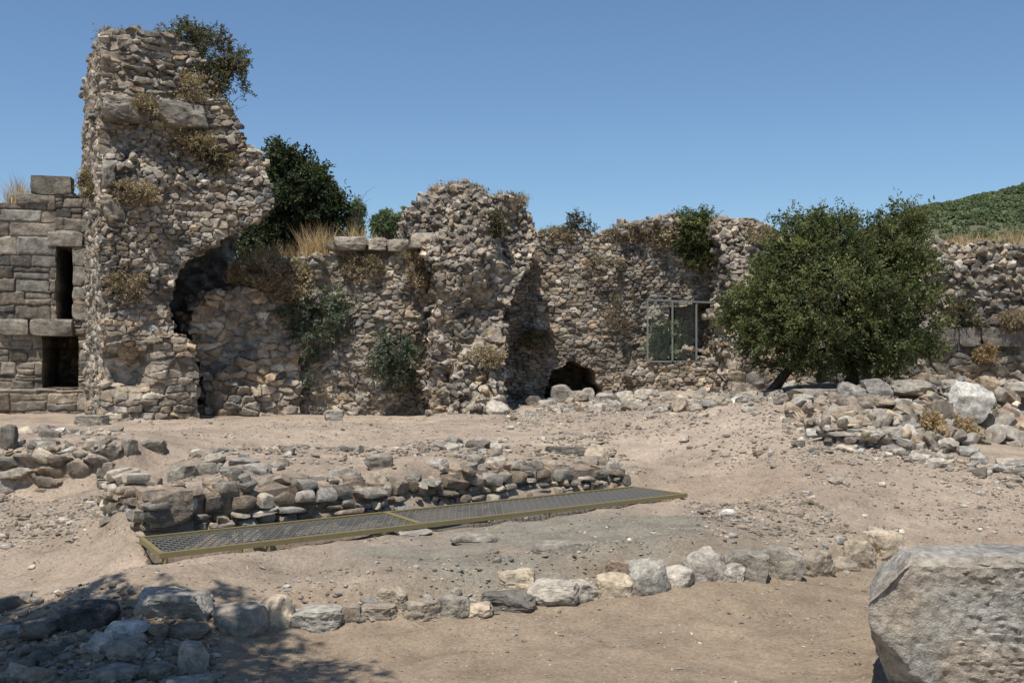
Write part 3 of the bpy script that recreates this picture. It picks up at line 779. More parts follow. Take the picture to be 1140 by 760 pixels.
L_W.scatter(mb, C_WALL, [(690, 246), (812, 246), (812, 262), (690, 262)], 160, (.03, .075), .6, -.1, dj=.15)
L_W.scatter(mb, C_WALL, [(750, 388), (800, 388), (800, 402), (745, 402)], 70, (.03, .075), .6, .1, dj=.12)
mb.build('masonry', M_STONE, lw)

# ------------------------------------------------------------------ 6 projecting pier, right wall
pP = Plane(814, 18.9, 5)
pr = empty('wall_pier', [*(pP.O + pP.D * .5), 1.0], 'jagged rubble pier projecting from the wall behind the leafy tree', 'pier')
P_W = Wall(pP, [(814, 510), (813, 330), (812, 270), (806, 246), (814, 236), (845, 238), (868, 247), (890, 268), (905, 300), (915, 510)], 1.9, [([(800, 225), (900, 225), (900, 300), (800, 300)], -.25, 'set')], g=.02, blur=3, rough=.06, core=(.3, .25, .19), seed=17,
           lean=lambda px, py: -.004 * np.clip(320 - py, 0, 100))
mb = MB(); P_W.core(mb, two(pattern(.16, .085, C_WALL, off=.018), pattern(.27, .17, C_TOWER, off=.02, joint=.05, seed=3), lambda a, b: b < 395))
P_W.rim(mb, C_WALL, ('t', 'l', 'r'), (.03, .075), .6); P_W.scatter(mb, C_RUB, [(808, 240), (868, 246), (890, 290), (815, 300)], 200, (.02, .06), .7, .0, dj=.03)
mb.build('masonry', M_STONE, pr)

pE = Plane(1000, 19.6, -3)
er = empty('terrace_wall', [*(pE.O + pE.D * .6), 1.0], 'dark lichened double-stepped rubble wall under the wooded hill', 'wall')
E_W = Wall(pE, [(870, 510), (870, 285), (960, 275), (1040, 272), (1100, 270), (1160, 272), (1260, 270), (1260, 510)], 1.6, [([(860, 364), (1270, 362), (1270, 510), (860, 510)], .34, 'set')], g=.022, blur=1, rough=.07, core=(.2, .175, .14), seed=18)
C_UP = colf_mix([4, 2.2, 2, 2, .3, 2, 1])
mb = MB(); E_W.core(mb, two(pattern(.16, .09, C_UP, off=.035, joint=.07, tilt=.4, jit=(.95, .9), miss=.06, mort=-.04), pattern(.28, .13, C_DARKWALL, off=.018, joint=.04, mcol=(.15, .13, .105), seed=4), lambda a, b: b < 364))
E_W.scatter(mb, C_UP, [(1035, 274), (1200, 274), (1200, 352), (1035, 352)], 170, (.03, .08), .6, .0, dj=.03)
E_W.rim(mb, C_WALL, ('t',), (.04, .09), .6)
E_W.scatter(mb, C_DARKWALL, [(900, 356), (1200, 356), (1200, 364), (900, 364)], 100, (.03, .07), .5, .1, dj=.12)
mb.build('masonry', M_STONE, er)
for k, (x0, x1) in enumerate([(985, 1025), (1026, 1058), (1059, 1082), (1083, 1134), (1135, 1190)]):
    on_plane_rock('ledge_block', pE, x0, 364, x1, 386, .44, .5, DARK * (1.0 + .12 * (k % 3)), M_STONE, er, 80 + k, .95, 14, .05)

exec_stage2 = True
# ------------------------------------------------------------------ 7 low walls of the dig
pF_c = gp(164, 598, .29)
pF = Plane(164, pF_c[1] + .02, math.degrees(math.atan2(GD[1], GD[0])))
fo = empty('stone_foundation', [*(pF.O + pF.D * 2.2 - pF.Nn * .4), .35], 'low excavated stone foundation behind the long metal grating', 'foundation')
f_poly = [(163, 640), (163, 549), (212, 549), (300, 547), (352, 546), (420, 540), (500, 530), (580, 524), (640, 522), (690, 530), (705, 545), (705, 640)]
F_W = Wall(pF, f_poly, .30, g=.03, blur=0, rough=.035, core=(.33, .255, .19), seed=31, lean=lambda px, py: .03 * np.sin(px * .05))
mb = MB(); F_W.core(mb, None, .06); mb.build('earth_core', M_MORTAR, fo)
mb = MB(); F_W.courses(mb, C_FOUND, (.06, .12), (.10, .26), proud=.02, skip=.03, jit=.07, dep=.10, region=lambda a, b: a > 214)
F_W.rim(mb, C_FOUND, ('t', 'r'), (.03, .06), .7); mb.build('front_course', M_ROCK, fo)
# left flank of the foundation
pFl = Plane(164, pF_c[1] + .02, 0); dirb = -pF.Nn; pFl.D = -dirb; pFl.O = pF.O + dirb * .95 - pF.D * .02; pFl.Nn = np.array([pFl.D[1], -pFl.D[0]])
pFl.frame = np.array([[pFl.D[0], pFl.Nn[0], 0], [pFl.D[1], pFl.Nn[1], 0], [0, 0, 1.0]])
mb = MB()
class UVPlane(Plane): pass
def quick_wall(mb, pl, us, v0, v1f, cf, h, w, seed, dep=.1, jit=.1, proud=.02, lib='rubble'):
    rg = np.random.default_rng(seed); v = v0; C = []
    while v < v1f(us[0]) + 1.5:
        hh = rg.uniform(*h); u = us[0]
        while u < us[1]:
            ww = rg.uniform(*w)
            if v + hh / 2 < v1f(u + ww / 2): C.append((u + ww / 2, v + hh / 2, ww, hh))
            u += ww
        v += hh
    C = np.array(C); n = len(C)
    P = pl.P(C[:, 0], C[:, 1], rg.normal(0, proud, n) - dep * .6)
    HD = np.stack([C[:, 2] / 2 * .95, np.full(n, dep), C[:, 3] / 2 * .95], 1)
    a, b = pl.px(C[:, 0], C[:, 1])
    put_stones(mb, lib, P, HD, pl.frame, cf(a, b, rg, n), jit, rg)
quick_wall(mb, pFl, (0.0, .93), .12, lambda u: .62 + (.95 - u) * .12, colf_mix([3, .5, 2, 4, .4, .6, 1]), (.05, .10), (.07, .17), 32)
mb.build('side_course', M_ROCK, fo)
big_rock('corner_block', pF.P(.16, .35, -.10), (.33, .36, .27), math.atan2(GD[1], GD[0]), BRN * 1.05, M_ROCK, fo, .8, 20, 301, 6, .08, cut=(.86, 1))

# low wall at the left edge
pQ = Plane(60, 10.7, 6)
lo = empty('low_rubble_wall', [*pQ.O, .25], 'low mortared retaining wall of rounded tan rubble at left edge', 'wall')
Q_W = Wall(pQ, [(-120, 600), (-120, 512), (0, 506), (60, 503), (110, 500), (131, 498), (131, 600)], .3, g=.02, blur=0, rough=.04, core=(.31, .24, .175), seed=33)
mb = MB(); Q_W.core(mb, pattern(.21, .12, colf_mix([1.5, .4, 4, 1.5, 2, 1.5, 2]), joint=.06, off=.025, mort=-.04, mvar=.02, R_=.26, face=.016, tilt=.25, mcol=(.33, .27, .20)))
Q_W.rim(mb, C_RUB, ('t',), (.03, .07), .6)
mb.build('masonry', M_ROCK, lo)

# ruined dry-stone wall on the right mound
pM = Plane(1000, 11.6, 10)
rm = empty('collapsed_wall', [*pM.O, .6], 'collapsed dry-stone wall stub in low courses right of the tree', 'wall')
m_poly = [(925, 540), (928, 500), (940, 470), (960, 458), (985, 452), (1030, 450), (1055, 456), (1068, 470), (1080, 490), (1085, 540)]
M_W = Wall(pM, m_poly, 1.3, [([(920, 440), (1090, 440), (1090, 478), (920, 478)], -.4, 'set'), ([(920, 440), (1090, 440), (1090, 460), (920, 460)], -.75, 'set')], g=.025, blur=1, rough=.05, core=(.33, .265, .20), seed=35)
mb = MB(); M_W.core(mb, None, .04); mb.build('earth_core', M_MORTAR, rm)
mb = MB(); M_W.courses(mb, C_RUB, (.07, .12), (.13, .34), proud=.03, skip=.05, jit=.09, dep=.12)
M_W.scatter(mb, C_RUB, [(930, 470), (1060, 455), (1080, 500), (1000, 500)], 140, (.03, .08), .8, .02)
M_W.rim(mb, C_RUB, ('t', 'l', 'r'), (.03, .08), .6); mb.build('masonry', M_ROCK, rm)
# rubble bank to its right
pM2 = Plane(1080, 11.9, 22)
rb = empty('rubble_bank', [*pM2.O, .6], 'crumbling bank of earth and rubble stones at right edge', 'bank')
m2_poly = [(1050, 545), (1058, 470), (1075, 452), (1100, 446), (1130, 440), (1180, 436), (1260, 434), (1260, 545)]
M2 = Wall(pM2, m2_poly, 1.6, g=.025, blur=1, rough=.10, core=(.30, .22, .155), seed=36, lean=lambda px, py: -.010 * np.clip(515 - py, 0, 100) + .06 * np.sin(px * .2))
cb = colf_mix([2, 1, 3, 3, 1.5, 2, 2])
mb = MB(); M2.core(mb, pattern(.14, .10, cb, off=.03, joint=.05, mort=.0, mvar=.06, tilt=.4, jit=(.95, .95), mcol=(.30, .22, .155)))
M2.scatter(mb, cb, m2_poly, 330, (.02, .065), .9, .0); M2.scatter(mb, cb, m2_poly, 70, (.08, .12), .6, .02); M2.rim(mb, cb, ('t', 'l'), (.03, .08), .6)
mb.build('masonry', M_ROCK, rb)

# ------------------------------------------------------------------ 8 loose stones, each one a thing
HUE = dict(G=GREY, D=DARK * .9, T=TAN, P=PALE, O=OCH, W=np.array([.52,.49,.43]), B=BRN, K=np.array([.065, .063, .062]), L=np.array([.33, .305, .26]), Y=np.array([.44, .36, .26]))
_sid = [400]
def stone(x0, y0, x1, y1, hue, label, group, boxy=.5, name='boulder', deep=.8, n=18, sink=.12, z=None, rot=None, planes=11, tilt=(0, 0), noise=.11, cat='stone', cut=(.70, 1.0), Y=None):
    _sid[0] += 1; rg = np.random.default_rng(_sid[0])
    xc = (x0 + x1) / 2
    if Y is not None: h_ = pt(xc, y1, Y)
    elif z is None: h_ = hit(xc, y1)
    else: h_ = np.array(gp(xc, y1, z))
    Y = float(h_[1]); wd = (x1 - x0) * Y / F
    # apparent height holds top surface too: solve a plausible true height
    hp = (y1 - y0) * Y / F; dp = wd * deep
    view = (EYE - h_[2]) / Y
    ht = max(.35 * hp, hp - dp * view * .9)
    if group == 'stones lying on the foundation': ht *= .85
    P = np.array([h_[0], Y + dp * .45, h_[2] - ht * sink])
    P[0] = (xc - CX) / F * P[1]
    o = big_rock(name, P, (wd, dp, ht * (1 + sink)), rg.uniform(-.25, .25) if rot is None else rot, HUE[hue] * rg.uniform(.93, 1.08), M_ROCK, None, boxy, n, _sid[0], planes, noise, tilt, cut)
    return tag(o, label, cat, group)
G1 = 'stones edging the path'
E = [(158, 646, 235, 690, 'L', 'large pale grey slab-topped boulder at the left start of the path edging', .55),
     (241, 666, 294, 706, 'G', 'grey-tan cracked block at the edge of the tree shade on the path edging', .7),
     (294, 657, 325, 699, 'Y', 'upright yellowish tan stone wedged between two grey blocks of the path edging', .6),
     (320, 667, 380, 702, 'L', 'broad beige-grey flat-topped block in the left half of the path edging', .7),
     (380, 669, 398, 692, 'B', 'small brown stone right of the broad beige-grey edging block', .5),
     (397, 668, 438, 690, 'T', 'low long tan edging stone beneath an upright tan stone', .55),
     (418, 647, 450, 675, 'Y', 'tan standing stone leaning behind the lower edging stones', .4),
     (445, 662, 488, 689, 'T', 'rounded brown-tan edging stone left of a leaning grey slab', .45),
     (487, 657, 520, 684, 'G', 'leaning grey slab between brown and small tan edging stones', .55),
     (517, 666, 545, 684, 'Y', 'small squat tan stone left of the dark grey edging stone', .5),
     (537, 649, 596, 678, 'D', 'low dark blue-grey edging stone in the middle of the path', .45),
     (553, 628, 594, 655, 'Y', 'pinkish tan stone lying behind the dark blue-grey edging stone', .45),
     (588, 639, 642, 674, 'P', 'big pale wedge-shaped edging stone right of the dark blue-grey one', .5),
     (628, 640, 668, 668, 'P', 'pale squat edging stone left half of a split pair', .45),
     (664, 632, 702, 665, 'Y', 'pale tan edging stone with sloping top left of the tall grey boulder', .45),
     (677, 619, 701, 641, 'O', 'small ochre stone behind the tall pale grey edging boulder', .6),
     (700, 616, 742, 660, 'L', 'tall pale grey cracked edging boulder, tallest of the middle row', .45),
     (741, 625, 770, 652, 'P', 'low pale broken stone right of the tall grey edging boulder', .35),
     (762, 602, 806, 648, 'P', 'light tan broken rock sloping up behind a pitted stone', .35),
     (797, 621, 827, 647, 'P', 'small pitted pale edging stone left of the two grey cubes', .35),
     (809, 607, 852, 645, 'G', 'grey squared edging block with angled shadowed side, left one of the cube pair', .92),
     (849, 604, 890, 643, 'G', 'grey squared edging block with flat weathered top, right one of the cube pair', .92),
     (889, 607, 926, 639, 'T', 'rounded tan edging stone right of the grey cube pair', .45),
     (921, 616, 951, 634, 'T', 'small tan pair-like lump low in the edging near its right end', .4),
     (943, 598, 971, 629, 'Y', 'tan edging stone with dark hollow near the right end of the row', .45),
     (966, 585, 1003, 621, 'Y', 'pale broad rock ending the path edging at its right end', .4)]
for e in E: stone(e[0] - 4, e[1], e[2] + 5, e[3] + 3, e[4], e[5], G1, e[6], 'edging_stone', sink=.42, noise=.18)
G2 = 'boulders in the tree shade'
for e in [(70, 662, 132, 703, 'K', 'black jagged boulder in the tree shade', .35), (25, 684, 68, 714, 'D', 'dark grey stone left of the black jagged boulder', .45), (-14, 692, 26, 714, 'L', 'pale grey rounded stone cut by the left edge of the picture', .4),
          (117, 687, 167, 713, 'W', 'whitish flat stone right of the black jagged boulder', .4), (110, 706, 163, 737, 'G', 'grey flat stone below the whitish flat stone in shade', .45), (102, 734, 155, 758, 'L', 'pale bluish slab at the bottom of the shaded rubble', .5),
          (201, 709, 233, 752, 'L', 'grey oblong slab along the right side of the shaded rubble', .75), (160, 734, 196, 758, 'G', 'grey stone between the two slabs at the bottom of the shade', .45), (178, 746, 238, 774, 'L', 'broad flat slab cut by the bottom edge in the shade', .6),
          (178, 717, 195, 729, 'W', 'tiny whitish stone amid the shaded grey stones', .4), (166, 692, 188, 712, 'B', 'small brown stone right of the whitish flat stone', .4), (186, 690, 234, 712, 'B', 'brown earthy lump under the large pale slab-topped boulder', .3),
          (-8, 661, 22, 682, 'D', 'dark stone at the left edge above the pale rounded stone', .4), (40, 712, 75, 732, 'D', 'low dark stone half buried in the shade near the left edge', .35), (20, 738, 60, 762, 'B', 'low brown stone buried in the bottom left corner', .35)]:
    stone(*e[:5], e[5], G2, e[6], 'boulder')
G3 = 'stones lying on the foundation'
for e in [(185, 511, 221, 535, 'G', 'rounded grey stone marked with a pale ring on the foundation top', .4), (220, 511, 245, 528, 'G', 'grey stone right of the stone with the pale ring', .4), (252, 517, 272, 533, 'D', 'small dark stone between two grey ones on the foundation', .4),
          (269, 511, 303, 531, 'L', 'smooth light grey stone left above the large dark elongated stone', .4), (287, 520, 345, 548, 'B', 'large dark brown-grey elongated stone on the foundation front', .5), (255, 506, 290, 518, 'L', 'flat pale stone at the back of the foundation top', .5),
          (136, 517, 155, 535, 'D', 'dark stone on the left corner of the foundation flank', .4), (152, 484, 186, 504, 'G', 'broad grey rounded stone behind the foundation at its left', .35), (366, 519, 382, 534, 'L', 'pale round stone in the middle of the foundation', .35), (380, 518, 402, 534, 'G', 'flat grey stone right of the pale round stone', .45),
          (406, 501, 438, 521, 'G', 'grey slab tilted at the back middle of the foundation', .45), (408, 519, 434, 545, 'T', 'tan standing stone on the front middle of the foundation', .45), (518, 487, 547, 500, 'D', 'dark flat stone at the back of the rubble strip', .5), (545, 490, 560, 503, 'L', 'small pale stone right of the dark flat stone', .4),
          (519, 502, 540, 517, 'G', 'grey angular stone in the middle of the rubble strip', .4), (564, 514, 600, 534, 'D', 'dark blue-grey smooth stone above the grating', .45), (596, 517, 622, 533, 'G', 'grey stone right of the dark blue-grey smooth one', .4), (619, 516, 648, 534, 'G', 'squat grey stone left of the pale tan upright one', .45),
          (650, 488, 679, 518, 'Y', 'pale tan angular stone standing highest on the foundation right end', .55), (669, 508, 693, 534, 'L', 'light grey upright stone at the right end of the foundation', .5), (657, 531, 677, 548, 'Y', 'tan stone at the grating edge near its right end', .4), (606, 493, 652, 507, 'D', 'long dark slab left of the pale tan upright stone', .6),
          (441, 522, 470, 541, 'G', 'grey stone in the front course right of the tan standing stone', .5), (470, 506, 500, 522, 'P', 'pale flat stone in the middle rubble', .4), (500, 518, 528, 530, 'P', 'pale low stone left of the dark blue-grey smooth one', .4), (345, 525, 366, 538, 'G', 'small grey stone right of the large dark elongated one', .4),
          (300, 507, 322, 520, 'B', 'small brown stone behind the large dark elongated one', .4), (540, 505, 566, 517, 'P', 'pale beige stone behind the dark blue-grey smooth one', .4), (225, 528, 250, 541, 'T', 'tan flat stone just behind the front course at left', .4), (155, 525, 180, 545, 'B', 'brown stone behind the big corner block', .4)]:
    stone(*e[:5], e[5], G3, e[6], 'foundation_stone', n=14, sink=.4, noise=.15)
G4 = 'stones on the right-hand mound'
for e in [(879, 431, 935, 453, 'G', 'long flat grey slab lying at the foot of the leafy tree', .6), (931, 424, 965, 448, 'L', 'grey lump of masonry under the tree', .4), (955, 420, 992, 444, 'L', 'lumpy grey stone left of the overhanging slab', .4), (944, 440, 975, 454, 'T', 'low tan stone beneath the lumpy grey stones', .4),
          (991, 421, 1044, 440, 'G', 'overhanging flat grey slab with deep shadow beneath it', .6), (1046, 421, 1071, 437, 'G', 'grey rounded stone behind the white boulder', .4), (1052, 423, 1102, 468, 'W', 'white marble boulder sloping down the rubble bank', .45), (1086, 417, 1111, 436, 'O', 'reddish brown block standing on top of the bank', .75),
          (944, 476, 984, 489, 'P', 'long pale stone projecting from the collapsed wall course', .75), (984, 475, 1004, 488, 'P', 'squared pale stone beside the long projecting one', .75), (1041, 488, 1060, 502, 'P', 'pale block below the weeds in the collapsed wall', .7), (1066, 495, 1090, 509, 'L', 'grey block at the foot of the rubble bank', .75),
          (1080, 502, 1100, 518, 'L', 'grey tilted stone right of the block at the bank foot', .5), (1108, 508, 1146, 524, 'P', 'pale slab lying at the right edge below the bank', .5), (1010, 504, 1030, 516, 'P', 'pale fallen stone at the foot of the collapsed wall', .4), (1030, 508, 1056, 520, 'P', 'pale rounded fallen stone left of the grey block', .4),
          (1118, 424, 1150, 442, 'P', 'beige block on the bank top at the right edge', .6), (862, 437, 884, 448, 'G', 'small grey stone left of the long flat slab', .4)]:
    xm = (e[0] + e[2]) / 2
    Yq = None
    if xm > 925 and e[3] < 460: Yq = 12.7 if xm < 1045 else 12.9
    if e[4] == 'W': Yq = 12.3
    if e[3] in (489, 488): Yq = 11.45
    if e[3] == 502: Yq = 11.55
    stone(*e[:5], e[5], G4, e[6], 'boulder', n=14, Y=Yq, tilt=(0, .32) if e[4] == 'W' else (0, 0), noise=.15)
G5 = 'fallen stones below the dark arch'
for e in [(612, 427, 640, 448, 'L', 'largest pale grey rubble stone in the mouth of the dark arch', .4), (632, 434, 656, 448, 'G', 'grey rubble stone right of the largest one below the arch', .4), (646, 431, 662, 446, 'L', 'upright grey stone at the right jamb of the arch', .4), (585, 440, 604, 452, 'D', 'dark stone left of the arch mouth', .4), (663, 436, 684, 448, 'L', 'pale stone right of the arch mouth', .4),
          (684, 434, 706, 446, 'P', 'low pale stone farther right of the arch mouth', .4), (598, 444, 620, 454, 'P', 'small pale stone in front of the arch mouth', .4), (360, 455, 384, 468, 'L', 'lone grey stone at the foot of the curtain wall below the hanging shrub', .4), (540, 445, 566, 462, 'P', 'pale lump fallen at the foot of the worn buttress', .4), (706, 432, 735, 444, 'P', 'low pale stone below the glazed recess', .4)]:
    stone(*e[:5], e[5], G5, e[6], 'fallen_stone', n=12)
G6 = 'stones on the low left wall'
for e in [(0, 471, 19, 504, 'D', 'dark upright stone at the left edge on the low wall', .5), (30, 489, 64, 506, 'G', 'flat grey stone on top of the low left wall', .4), (92, 486, 128, 508, 'B', 'dark brown-grey stone near the right end of the low left wall', .5), (115, 513, 131, 527, 'T', 'squared pinkish stone at the right end of the low left wall', .8), (132, 486, 152, 508, 'G', 'grey stone between the low wall and the foundation', .4)]:
    stone(*e[:5], e[5], G6, e[6], 'boulder', n=14)
for e in [(800, 565, 818, 575, 'W', 'lone white stone on bare earth right of the grating', .4), (590, 596, 655, 620, 'G', 'grey-green flat outcrop in front of the grating', .25), (500, 590, 555, 606, 'G', 'low grey-green rock ledge below the grating edge', .25), (443, 588, 482, 597, 'P', 'pink flat brick-like slab propping the grating front', .8)]:
    stone(*e[:5], e[5], 'stones on the open ground', e[6], 'boulder', n=14, sink=.35)

# big worked block, bottom right
def worked_block():
    n = 90; c, f = cs(n)
    wd, dp, ht = 1.10, .56, .72
    p = c * .90 + .13 * c / np.linalg.norm(c, axis=1, keepdims=True)
    p = p * np.array([wd / 2, dp / 2, ht / 2]) + np.array([0, 0, ht / 2])
    L_ = -wd / 2; fr = -dp / 2
    def clip(p, pt0, nn, amp=.012):
        nn = np.array(nn, float); nn /= np.linalg.norm(nn)
        q = p + amp * vec_noise(p * 5, 3, 70)
        t = (q - np.array(pt0)) @ nn
        return p - np.where(t > 0, t, 0)[:, None] * nn
    p = clip(p, (L_, fr, .48), (-.93, .36, .0))              # left flank turns away from the viewer
    p = clip(p, (L_ + .11, fr, 0.0), (-.90, .37, -.20))
    p = clip(p, (L_ + .22, fr, .65), (-.71, .16, .69))       # cut upper corner
    p = clip(p, (L_, fr + .02, .46), (-.85, -.52, .02))
    p = clip(p, (L_ + .10, fr, .28), (-.52, -.70, -.48), .02)   # big conchoidal chip low at the corner
    p = clip(p, (0, 0, .655), (.0, .04, 1.0), .02)
    p = clip(p, (0, fr + .05, .655), (.0, -.5, .86), .02)
    p = clip(p, (wd / 2 - .15, 0, .655), (.4, .1, .9), .02)
    p = clip(p, (-.1, dp / 2 - .12, .65), (-.2, .5, .85), .02)
    nr = p - np.array([0, 0, ht / 2]); nr /= np.linalg.norm(nr, axis=1, keepdims=True)
    front = sstep(.12, .26, -p[:, 1]); peck_mask = sstep(-.22, .05, p[:, 0] + .04 * fbm(p * 6, 2, 78)) * front  # pecked relief grows stronger towards the right of the front face
    p = p + nr * (.020 * fbm(p * 4, 3, 71) + .011 * fbm(p * 19, 3, 72))[:, None]
    peck = np.abs(fbm(p * np.array([21, 21, 27]) + 1.5 * vec_noise(p * 9, 2, 76), 3, 75, .6)) * (.35 + .65 * peck_mask) * front
    p = p + np.array([0, -1.0, .25]) * (.026 * peck)[:, None]
    ridge = np.abs(fbm(p * np.array([9, 9, 4]) + 3, 4, 79)) * front * (1 - peck_mask)
    p = p + np.array([-.3, -.9, 0]) * (.03 * ridge)[:, None]
    tone = np.array([.30, .28, .245]) * (1 + .35 * fbm(p * 3.2, 4, 73))[:, None]
    brownish = sstep(.0, .35, fbm(p * 2.1 + 5, 3, 74))[:, None] * .55
    tone = tone * (1 - brownish) + np.array([.34, .265, .185]) * brownish
    p = p @ np.array(Matrix.Rotation(R(-3), 3, 'Z')).T
    m_ = MB(); org = np.array([(966 - CX) / F * 5.2 + wd / 2, 5.2 + dp / 2, -.03])
    m_.add(p + org, f, tone)
    o = m_.build('marble_block', M_BLOCK, None, tuple(org))
    tag(o, 'huge weathered grey marble block with chipped corner and pecked face', 'stone block')
M_BLOCK = stone_mat('weathered_marble', 2.6, .55, .014, (.46, .42, .36), 3.0)
worked_block()

# ------------------------------------------------------------------ 9 metal grating over the trench
def metal_mat(name, col, rust=.4, rough=.55):
    m, t, b = node_mat(name); pos = t.nodes.new('ShaderNodeNewGeometry').outputs['Position']
    c = mix(t, 'MIX', ramp(t, noise_node(t, pos, 14, 6, .7), [(.48, g3(0)), (.68, g3(rust))]), col, (.16, .10, .055))
    t.links.new(c, b.inputs['Base Color']); b.inputs['Roughness'].default_value = rough; b.inputs['Specular IOR Level'].default_value = .4
    bump(t, b, noise_node(t, pos, 60, 4), .2, .005); return m
M_FRAME = metal_mat('olive_painted_steel', (.20, .165, .075)); M_WIRE = metal_mat('dull_wire', (.17, .165, .15), .3, .5); M_GREYMET = metal_mat('grey_green_steel', (.15, .165, .155), .15, .5)
def bar(mb, a, b, wx, wz, col=(1, 1, 1)):
    a = np.array(a, float); b = np.array(b, float); d = b - a; L = np.linalg.norm(d); d /= L
    up = np.array([0, 0, 1.0]) if abs(d[2]) < .9 else np.array([1.0, 0, 0])
    s_ = np.cross(d, up); s_ /= np.linalg.norm(s_); up = np.cross(s_, d)
    V = [a + k * L * d + i * s_ * wx / 2 + j * up * wz / 2 for k in (0, 1) for (i, j) in ((-1, -1), (1, -1), (1, 1), (-1, 1))]
    mb.add(np.array(V), [[3, 2, 1, 0], [4, 5, 6, 7], [0, 1, 5, 4], [1, 2, 6, 5], [2, 3, 7, 6], [3, 0, 4, 7]], col)
gr = empty('metal_grating', [*(FL[:2] + GD * GL / 2 + GN * GW / 2), GZ], 'long olive-framed expanded metal grating covering the trench', 'grating')
def gpt(a, b, z=0): return np.array([*(FL[:2] + GD * a + GN * b), GZ + z])
mid = 0.405 * GL
RAILS = []
for nm, a, b in (('frame_rail', gpt(-.02, 0), gpt(GL, 0)), ('frame_rail', gpt(0, GW), gpt(GL - .1, GW)), ('frame_rail', gpt(0, .022), gpt(0, GW - .022)), ('frame_rail', gpt(GL - .02, .022), gpt(GL - .12, GW - .022))):
    m_ = MB(); bar(m_, a, b, .032, .035); RAILS.append(m_.build(nm, M_FRAME, gr, smooth=False))
m_ = MB(); bar(m_, gpt(mid, .022, .004), gpt(mid, GW - .022, .004), .05, .035); m_.build('cross_bar', M_FRAME, gr, smooth=False)
# expanded metal: diamond strands
def strands(lo_, hi_):
    m_ = MB(); pa, pb = .062, .034     # half pitches of the diamonds (long way across the panel)
    A = []; B = []
    na = int((GL - .06) / pb / 1) ; nb = int((GW - .04) / pa)
    for i in range(na):
        for j in range(nb):
            a0 = .03 + i * pb; b0 = .02 + j * pa
            if (i + j) % 2 == 0: A.append(gpt(a0, b0, .012)); B.append(gpt(a0 + pb, b0 + pa, .012))
            else: A.append(gpt(a0 + pb, b0, .012)); B.append(gpt(a0, b0 + pa, .012))
    A = np.array(A); B = np.array(B)
    aa_ = ab(A[:, 0], A[:, 1])[0]; ok = (aa_ < min(GL - .12, hi_)) & (aa_ >= lo_)
    A, B = A[ok], B[ok]
    d = B - A; d /= np.linalg.norm(d, axis=1, keepdims=True); s_ = np.stack([-d[:, 1], d[:, 0], np.zeros(len(d))], 1) * .0028; zz = np.array([0, 0, .004])
    V = np.stack([A - s_ - zz, A + s_ - zz, A + s_ + zz, A - s_ + zz, B - s_ - zz, B + s_ - zz, B + s_ + zz, B - s_ + zz], 1)
    m_.batch(V, [[0, 1, 5, 4], [1, 2, 6, 5], [2, 3, 7, 6], [3, 0, 4, 7]], np.ones(3))
    return m_
strands(0, mid - .03).build('wire_mesh', M_WIRE, gr, smooth=False); strands(mid + .02, GL).build('wire_mesh', M_WIRE, gr, smooth=False)
for a in (.02, .75, mid, 3.3):
    for b in (0.0, GW):
        p1 = gpt(a, b, -.02); p0 = p1.copy(); p0[2] = float(ground(p0[0], p0[1])) - .06
        if p0[2] < p1[2] - .02:
            m_ = MB(); bar(m_, p0, p1, .03, .03); lg = m_.build('leg', M_FRAME, None, tuple(gr.location), smooth=False); lg.location = (0, 0, 0); lg.parent = RAILS[0 if b == 0.0 else 1]

# ------------------------------------------------------------------ 10 glazed screen in the wall recess
gs = empty('glazed_screen', [*pW.P(pW.uv(745, 400)[0], pW.uv(745, 400)[1], .1)], 'grey steel framed glass screen closing the recess in the long wall', 'screen')
def wpt(px, py, d=.10):
    u, v = pW.uv(px, py); return pW.P(u, v, d)
for nm, a, b, wd in (('post', (716, 401), (716, 336), .03), ('post', (743, 401), (743, 336), .055), ('post', (769, 401), (769, 340), .065), ('rail', (716, 335), (788, 338), .025), ('rail', (716, 402), (800, 402), .025)):
    m_ = MB(); bar(m_, wpt(*a, .42), wpt(*b, .42), wd, .03); m_.build(nm, M_GREYMET, gr if False else gs, smooth=False)
mg = bpy.data.materials.new('dusty_glass'); mg.use_nodes = True; t = mg.node_tree
for n in list(t.nodes):
    if n.type == 'BSDF_PRINCIPLED': t.nodes.remove(n)
tr = t.nodes.new('ShaderNodeBsdfTransparent'); tr.inputs[0].default_value = (.965, .985, .975, 1)
gl = t.nodes.new('ShaderNodeBsdfGlossy'); gl.inputs['Roughness'].default_value = .04
df = t.nodes.new('ShaderNodeBsdfDiffuse'); df.inputs[0].default_value = (.42, .45, .42, 1)
fr = t.nodes.new('ShaderNodeFresnel'); fr.inputs[0].default_value = 1.22
m1 = t.nodes.new('ShaderNodeMixShader'); m2 = t.nodes.new('ShaderNodeMixShader'); m1.inputs[0].default_value = .03
t.links.new(tr.outputs[0], m1.inputs[1]); t.links.new(df.outputs[0], m1.inputs[2])
t.links.new(fr.outputs[0], m2.inputs[0]); t.links.new(m1.outputs[0], m2.inputs[1]); t.links.new(gl.outputs[0], m2.inputs[2])
t.links.new(m2.outputs[0], t.nodes['Material Output'].inputs[0])
for x0, x1 in ((718, 740), (746, 766)):
    m_ = MB(); a, b = wpt(x0, 400, .42), wpt(x1, 337, .42); c, d = wpt(x1, 400, .42), wpt(x0, 337, .42); nn = np.array([*pW.Nn, 0]) * .004
    V = np.array([a, c, b, d]); m_.add(np.concatenate([V + nn, V - nn]), [[0, 1, 2, 3], [7, 6, 5, 4], [0, 4, 5, 1], [1, 5, 6, 2], [2, 6, 7, 3], [3, 7, 4, 0]], (1, 1, 1))
    m_.build('pane', mg, gs, smooth=False)
